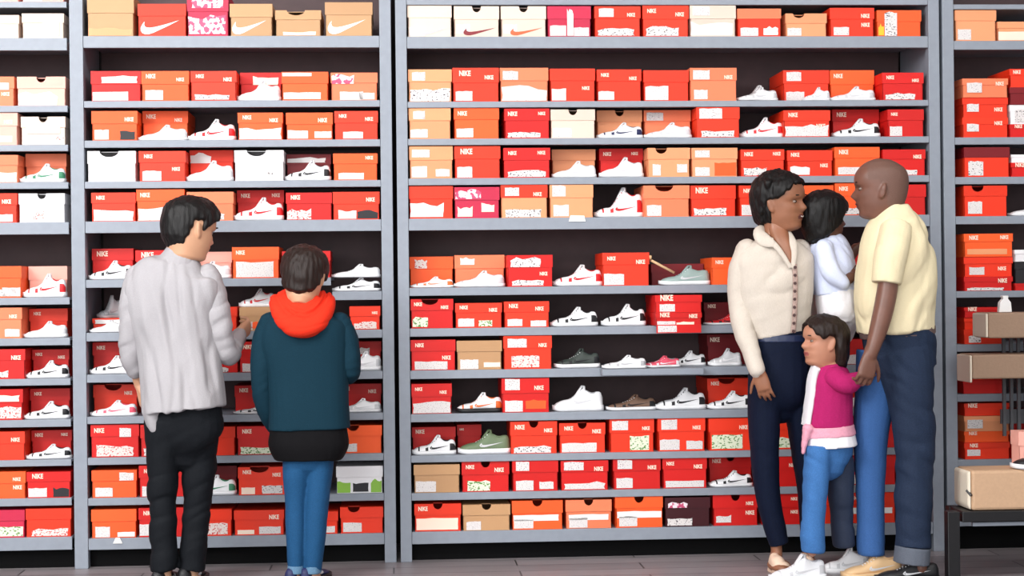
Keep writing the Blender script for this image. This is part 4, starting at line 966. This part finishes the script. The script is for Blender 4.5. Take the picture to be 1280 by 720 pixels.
# far arm folds up under the carried child
y_.L(mb, [(1112, 300, .17, 15, .055), (1098, 345, .20, 14, .05), (1088, 380, .28, 12, .045), (1078, 392, .36, 9, .035), (1070, 390, .40, 8, .03)])
hand(mb, q(1070, 390, .40), Vector((-.6, -.1, 1)), Vector((0, -.2, 1)), .18, .4, thumb=-1)
y_.L(mb, [(1100, 450, .06, 22, .10), (1090, 560, .07, 16, .07), (1087, 620, .08, 13, .055), (1090, 688, .06, 8, .038)])
y_.L(mb, [(1138, 450, -.06, 24, .10), (1142, 560, -.07, 17, .07), (1145, 620, -.07, 14, .06), (1150, 690, -.08, 8.5, .04), (1150, 710, -.08, 9, .04)])
y_.body(mb, 'bald man in pale yellow t-shirt and grey-blue jeans facing the woman', [SK_D, LIPD, STUB], post=face_post(h, 1, 2))
h.eyes(y_.o, y_.base)
TEEY = mat('pale yellow jersey', (226, 212, 176), .9, bump=.2, bscale=240, dark=.04, spec=.15); JEANG = mat('grey blue denim', (38, 50, 72), .75, bump=.35, bscale=260, dark=.28, spec=.15); JEANLIT = mat('lit grey blue denim', (58, 96, 152), .75, bump=.35, bscale=260, dark=.18, spec=.15)
mb = MB(); SL = MB(); SR = MB()
y_.L(mb, [(1117, 257, 0, 17, .075), (1118, 268, 0, 26, .11), (1119, 284, 0, 36, .16), (1119, 310, 0, 43, .185), (1119, 345, 0, 47, .19), (1118, 380, 0, 48.5, .185), (1120, 414, 0, 47.5, .18)], 2.35, 'sharp', 30)
y_.L(SL, [(1120, 286, -.12, 20, .07), (1115, 312, -.175, 20, .075), (1110, 338, -.19, 19, .07), (1108, 354, -.195, 18, .066)], 2.2, 'sharp')
y_.L(SR, [(1115, 286, .12, 20, .07), (1108, 312, .175, 19, .07), (1100, 342, .19, 18, .066)], 2.2, 'sharp')
for b_ in (SL, SR): y_.wear(b_, 'sleeve', TEEY, .005, folds(.004, 12, 10, .6, 80), 2)
y_.wear(mb, 't_shirt', TEEY, .006, folds(.020, 11, 3.0, -.5, 31), 2)
mb = MB()
y_.L(mb, [(1120, 405, 0, 46, .17), (1124, 430, 0, 44.5, .165), (1128, 460, 0, 42, .165)], 2.4, 'sharp')
y_.L(mb, [(1128, 440, -.06, 40, .11), (1136, 480, -.07, 31, .11), (1141, 530, -.07, 26, .095), (1143, 580, -.07, 23.5, .085), (1142, 630, -.07, 22, .08), (1141, 684, -.08, 21.5, .08)], 2.25, 'sharp')
y_.wear(mb, 'jeans', JEANG, .006, folds(.014, 4, 11, -.6, 41), 2)
mb = MB(); y_.L(mb, [(1102, 440, .06, 32, .10), (1097, 480, .06, 28, .10), (1090, 530, .06, 23, .085), (1088, 580, .07, 20, .075), (1088, 630, .07, 17.5, .07), (1089, 694, .06, 17, .07)], 2.25, 'sharp')
y_.wear(mb, 'jeans_leg', JEANLIT, .006, folds(.006, 4, 10, -.5, 44), 2, 'far denim leg with light painted in')  # same jeans; light falling on this leg is put into its colour
mb = MB(); y_.L(mb, [(1121, 410, 0, 46.5, .172), (1122, 420, 0, 46, .17)], 2.4, 'sharp'); y_.wear(mb, 'belt', mat('brown belt', (98, 78, 74), .5), .004, None, 1)
mb = MB(); y_.L(mb, [(1141, 683, -.08, 21.5, .083), (1139, 704, -.08, 22, .085)], 2.25, 'sharp'); y_.wear(mb, 'jeans_cuff', mat('grey cuff', (92, 98, 110), .8, bump=.3, bscale=220, dark=.15), .005, None, 1)
y_.shoe(1062, 1118, 722, 686, 'ccc', ang=186, dy=.03, wid=.26, zb=0)
y_.shoe(1110, 1158, 722, 690, 'kkk', ang=176, dy=-.08, wid=.26, zb=0)
# ================= small child carried between them
c_ = Person(1040, 716); c_.Y += .11; c_.base = q(1040, 395, 0); c_.base.y = c_.Y; q = c_.q
h = Head(1029, 270, 61, c_.Y, 14, 4, 0)
mb = MB(); h.skull(mb)
c_.L(mb, [(1027, 290, 0, 11, .04), (1030, 305, 0, 16, .05)])
c_.L(mb, [(1032, 302, 0, 15, .05), (1038, 320, 0, 22, .065), (1042, 350, 0, 22, .07), (1044, 382, 0, 20, .07)], 2.3)
c_.L(mb, [(1030, 312, -.07, 9, .035), (1038, 338, -.1, 9, .033), (1052, 352, -.1, 7.5, .028), (1064, 346, -.09, 6.5, .024)])
hand(mb, q(1063, 346, -.09), Vector((1, .3, .3)), Vector((0, .8, -.3)), .11, .4)
c_.L(mb, [(1036, 314, .08, 9, .035), (1056, 325, .13, 8, .03), (1070, 310, .13, 6.5, .024)])
hand(mb, q(1069, 311, .13), Vector((1, -.3, .4)), Vector((0, -.8, -.3)), .11, .4)
for dy in (-.05, .09):
    c_.L(mb, [(1046, 388, dy, 10, .04), (1060, 396, dy+.02, 11, .045), (1056, 420, dy+.12, 8, .035), (1056, 440, dy+.14, 6, .028)])
c_.body(mb, 'small dark-haired child in pale blue top carried between the woman and the bald man', [SK_C, LIPD], .004, face_post(h))
h.eyes(c_.o, c_.base)
def bobk(mb):
    c_.L(mb, [(1024, 262, -.0, 22, .085), (1024, 282, 0, 20, .085), (1026, 298, .0, 15, .06)], 2.3)
h.hair(lambda ad: interp([(0, .76), (50, .62), (70, .30), (95, .12), (120, .0), (180, -.05)], ad), lambda ad, z: .085, 'hair', HAIRD, c_.o, c_.base, bobk, rough=.004)
PALEB = mat('pale blue cotton', (208, 216, 240), .85, bump=.2, bscale=200, dark=.05, spec=.15); WCOT = mat('white cotton', (232, 230, 234), .85, bump=.2, bscale=200, dark=.05, spec=.15)
mb = MB()
c_.L(mb, [(1029, 294, 0, 13, .055), (1033, 304, 0, 24, .07), (1039, 325, 0, 29, .09), (1042, 350, 0, 28, .095), (1044, 366, 0, 27, .095)], 2.3, 'sharp')
c_.L(mb, [(1030, 310, -.07, 12, .045), (1038, 338, -.1, 12, .042), (1053, 353, -.1, 9.5, .036)]); c_.L(mb, [(1037, 312, .08, 12, .04), (1056, 325, .13, 10, .036)])
c_.wear(mb, 'top', PALEB, .005, folds(.007, 18, 7, .8, 51), 2)
mb = MB(); c_.L(mb, [(1044, 360, 0, 26.5, .096), (1046, 385, 0, 26, .098), (1048, 403, 0, 24, .09)], 2.3, 'sharp')
for dy in (-.05, .09): c_.L(mb, [(1046, 386, dy, 17, .06), (1060, 395, dy+.02, 13, .055), (1057, 418, dy+.11, 10, .042)])
c_.wear(mb, 'leggings', WCOT, .005, folds(.004, 16, 10, .3, 52), 2, 'white leggings')
# ================= girl in the magenta jacket
g = Person(1030, 722); q = g.q
h = Head(1031, 425, 61, g.Y, 191, -2, 0)
mb = MB(); h.skull(mb)
g.L(mb, [(1036, 446, 0, 10, .038), (1036, 462, 0, 15, .05)])
g.L(mb, [(1036, 462, 0, 18, .06), (1037, 485, 0, 24, .075), (1036, 520, 0, 23, .07), (1036, 556, 0, 18, .06)], 2.4)
g.L(mb, [(1046, 474, -.07, 10, .036), (1062, 480, -.10, 9, .032), (1074, 472, -.09, 6.5, .024)])
hand(mb, q(1073, 472, -.09), Vector((1, .2, .4)), Vector((0, .9, -.1)), .12, .5)
g.L(mb, [(1030, 474, .07, 9, .034), (1024, 502, .09, 8, .03), (1014, 526, .06, 6.5, .024)])
hand(mb, q(1014, 525, .06), Vector((-.4, -.1, -1)), Vector((.6, .3, 0)), .12, .5)
g.L(mb, [(1022, 570, -.04, 10, .05), (1018, 625, -.05, 10, .045), (1015, 690, -.06, 6, .03)])
g.L(mb, [(1048, 570, .05, 10, .05), (1052, 620, .06, 10, .045), (1053, 680, .08, 6, .03)])
g.body(mb, 'little girl with brown bob in magenta jacket and blue jeans facing left', [SK_G, LIP], .004, face_post(h))
h.eyes(g.o, g.base)
def bobg(mb):
    g.L(mb, [(1046, 415, 0, 14, .075), (1048, 438, 0, 13, .075), (1049, 455, 0, 9, .06)], 2.3)
    g.L(mb, [(1049, 418, -.06, 8, .025), (1052, 440, -.062, 8, .025), (1052, 454, -.05, 6, .02)], 2.2)
h.hair(lambda ad: interp([(0, .82), (30, .76), (55, .62), (72, .52), (84, .62), (100, .6), (116, .1), (130, -.1), (180, -.15)], ad), lambda ad, z: .075, 'hair', HAIRB, g.o, g.base, bobg, rough=.005)
MAG = mat('magenta fleece', (172, 34, 98), .9, bump=.3, bscale=160, dark=.10, spec=.15); PINKB = mat('pink knit', (226, 160, 178), .85, bump=.3, bscale=160, dark=.1, spec=.15)
mb = MB(); SL = MB(); SR = MB()
g.L(mb, [(1036, 455, 0, 14, .06), (1037, 464, 0, 22, .075), (1039, 482, 0, 26, .092), (1037, 510, 0, 28, .095), (1036, 534, 0, 29.5, .10)], 2.4, 'sharp')
g.L(SL, [(1044, 472, -.06, 14, .05), (1058, 480, -.1, 13, .045), (1072, 474, -.1, 10, .036)], 2.2, True); g.L(SR, [(1030, 472, .06, 13, .045), (1024, 502, .09, 11, .04), (1016, 522, .07, 9, .034)])
for b_ in (SL, SR): g.wear(b_, 'sleeve', MAG, .0045, folds(.005, 14, 14, .6, 81), 2)
g.wear(mb, 'jacket', MAG, .005, folds(.005, 12, 9, -.5, 61), 2)
mb = MB(); g.L(mb, [(1022, 456, -.02, 5, .045), (1016, 470, -.0, 5, .055), (1012, 500, .0, 4.5, .058), (1007, 532, .0, 4, .062)], 2.4, 'sharp')
g.wear(mb, 'white_front', WCOT, .004, folds(.003, 20, 20, 0, 62), 1, 'white blouse front')
mb = MB(); g.L(mb, [(1036, 532, 0, 31, .102), (1037, 545, 0, 33, .108)], 2.4, 'sharp'); g.L(mb, [(1010, 536, -.05, 7, .03), (1006, 552, -.05, 4, .02), (1004, 566, -.05, 2.5, .012)])
g.wear(mb, 'knit_hem', PINKB, .005, folds(.003, 10, 30, 0, 63), 1, 'pink knitted hem')
mb = MB(); g.L(mb, [(1037, 543, 0, 31, .104), (1038, 558, 0, 33, .118)], 2.4, 'sharp'); g.wear(mb, 'shirt_tail', WCOT, .005, folds(.004, 18, 10, .4, 64), 2, 'white shirt tail')
JB = mat('girl blue denim', (66, 116, 176), .75, bump=.35, bscale=240, dark=.2, spec=.15); JBSHADE = mat('girl shaded denim', (38, 50, 74), .75, bump=.3, bscale=240, dark=.2)
mb = MB(); g.L(mb, [(1036, 546, 0, 29, .098), (1036, 566, 0, 29, .098), (1035, 580, 0, 22, .08)], 2.3)
g.L(mb, [(1023, 560, -.03, 17, .08), (1020, 600, -.05, 16.5, .07), (1017, 640, -.055, 14.5, .06), (1016, 690, -.06, 13.5, .055)], 2.25, 'sharp')
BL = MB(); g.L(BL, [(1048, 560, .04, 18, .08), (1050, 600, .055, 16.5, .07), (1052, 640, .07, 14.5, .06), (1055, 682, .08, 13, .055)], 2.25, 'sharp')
g.wear(BL, 'jeans_leg', JBSHADE, .0055, folds(.008, 4, 12, -.5, 72), 2, 'back denim leg with shade painted in')  # back leg of the same jeans, its shade painted as darker denim
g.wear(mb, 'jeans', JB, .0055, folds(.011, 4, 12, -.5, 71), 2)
g.shoe(962, 1032, 719, 684, 'whw', ang=188, dy=-.04, wid=.24, zb=0)
g.shoe(1036, 1078, 712, 676, 'whw', ang=172, tilt=0, dy=.12, wid=.20, zb=0)

bpy.data.scenes.remove(TS)
# ------------------------------------------------------------------ light
W_ = bpy.data.worlds.new('world'); SC.world = W_; W_.use_nodes = True
bg = W_.node_tree.nodes['Background']; bg.inputs[0].default_value = (.93, .96, 1, 1); bg.inputs[1].default_value = .72
def area(name, loc, rot, sx, sy, pw, col=(1, 1, 1)):
    l = bpy.data.lights.new(name, 'AREA'); l.shape = 'RECTANGLE'; l.size = sx; l.size_y = sy; l.energy = pw; l.color = col
    o = bpy.data.objects.new(name, l); COL.objects.link(o); o.location = loc; o.rotation_euler = rot
area('ceiling_light_strip', (-2.2, -3.0, 3.6), (math.radians(38), 0, 0), 3.2, .8, 130, (1, .98, .96))
area('ceiling_light_strip', (1.8, -3.0, 3.6), (math.radians(38), 0, 0), 3.2, .8, 75, (1, .98, .96))
area('ceiling_light_strip', (-4.2, -4.6, 3.3), (math.radians(58), 0, math.radians(-44)), 1.4, 1.4, 210, (1, 1, 1))
area('ceiling_light_strip', (0, -6.5, 3.6), (math.radians(20), 0, 0), 6, 1, 90)
area('front_fill_light', (-2.6, -10.6, 2.0), (math.radians(88), 0, math.radians(-12)), 9, 3.2, 380, (.97, .985, 1))  # unseen fill light added behind the camera to brighten the box fronts evenly
vs = SC.view_settings; SC.display_settings.display_device = 'sRGB'
vs.view_transform = 'Standard'; vs.look = 'None'; vs.exposure = 0.03; vs.gamma = 1; vs.use_curve_mapping = False
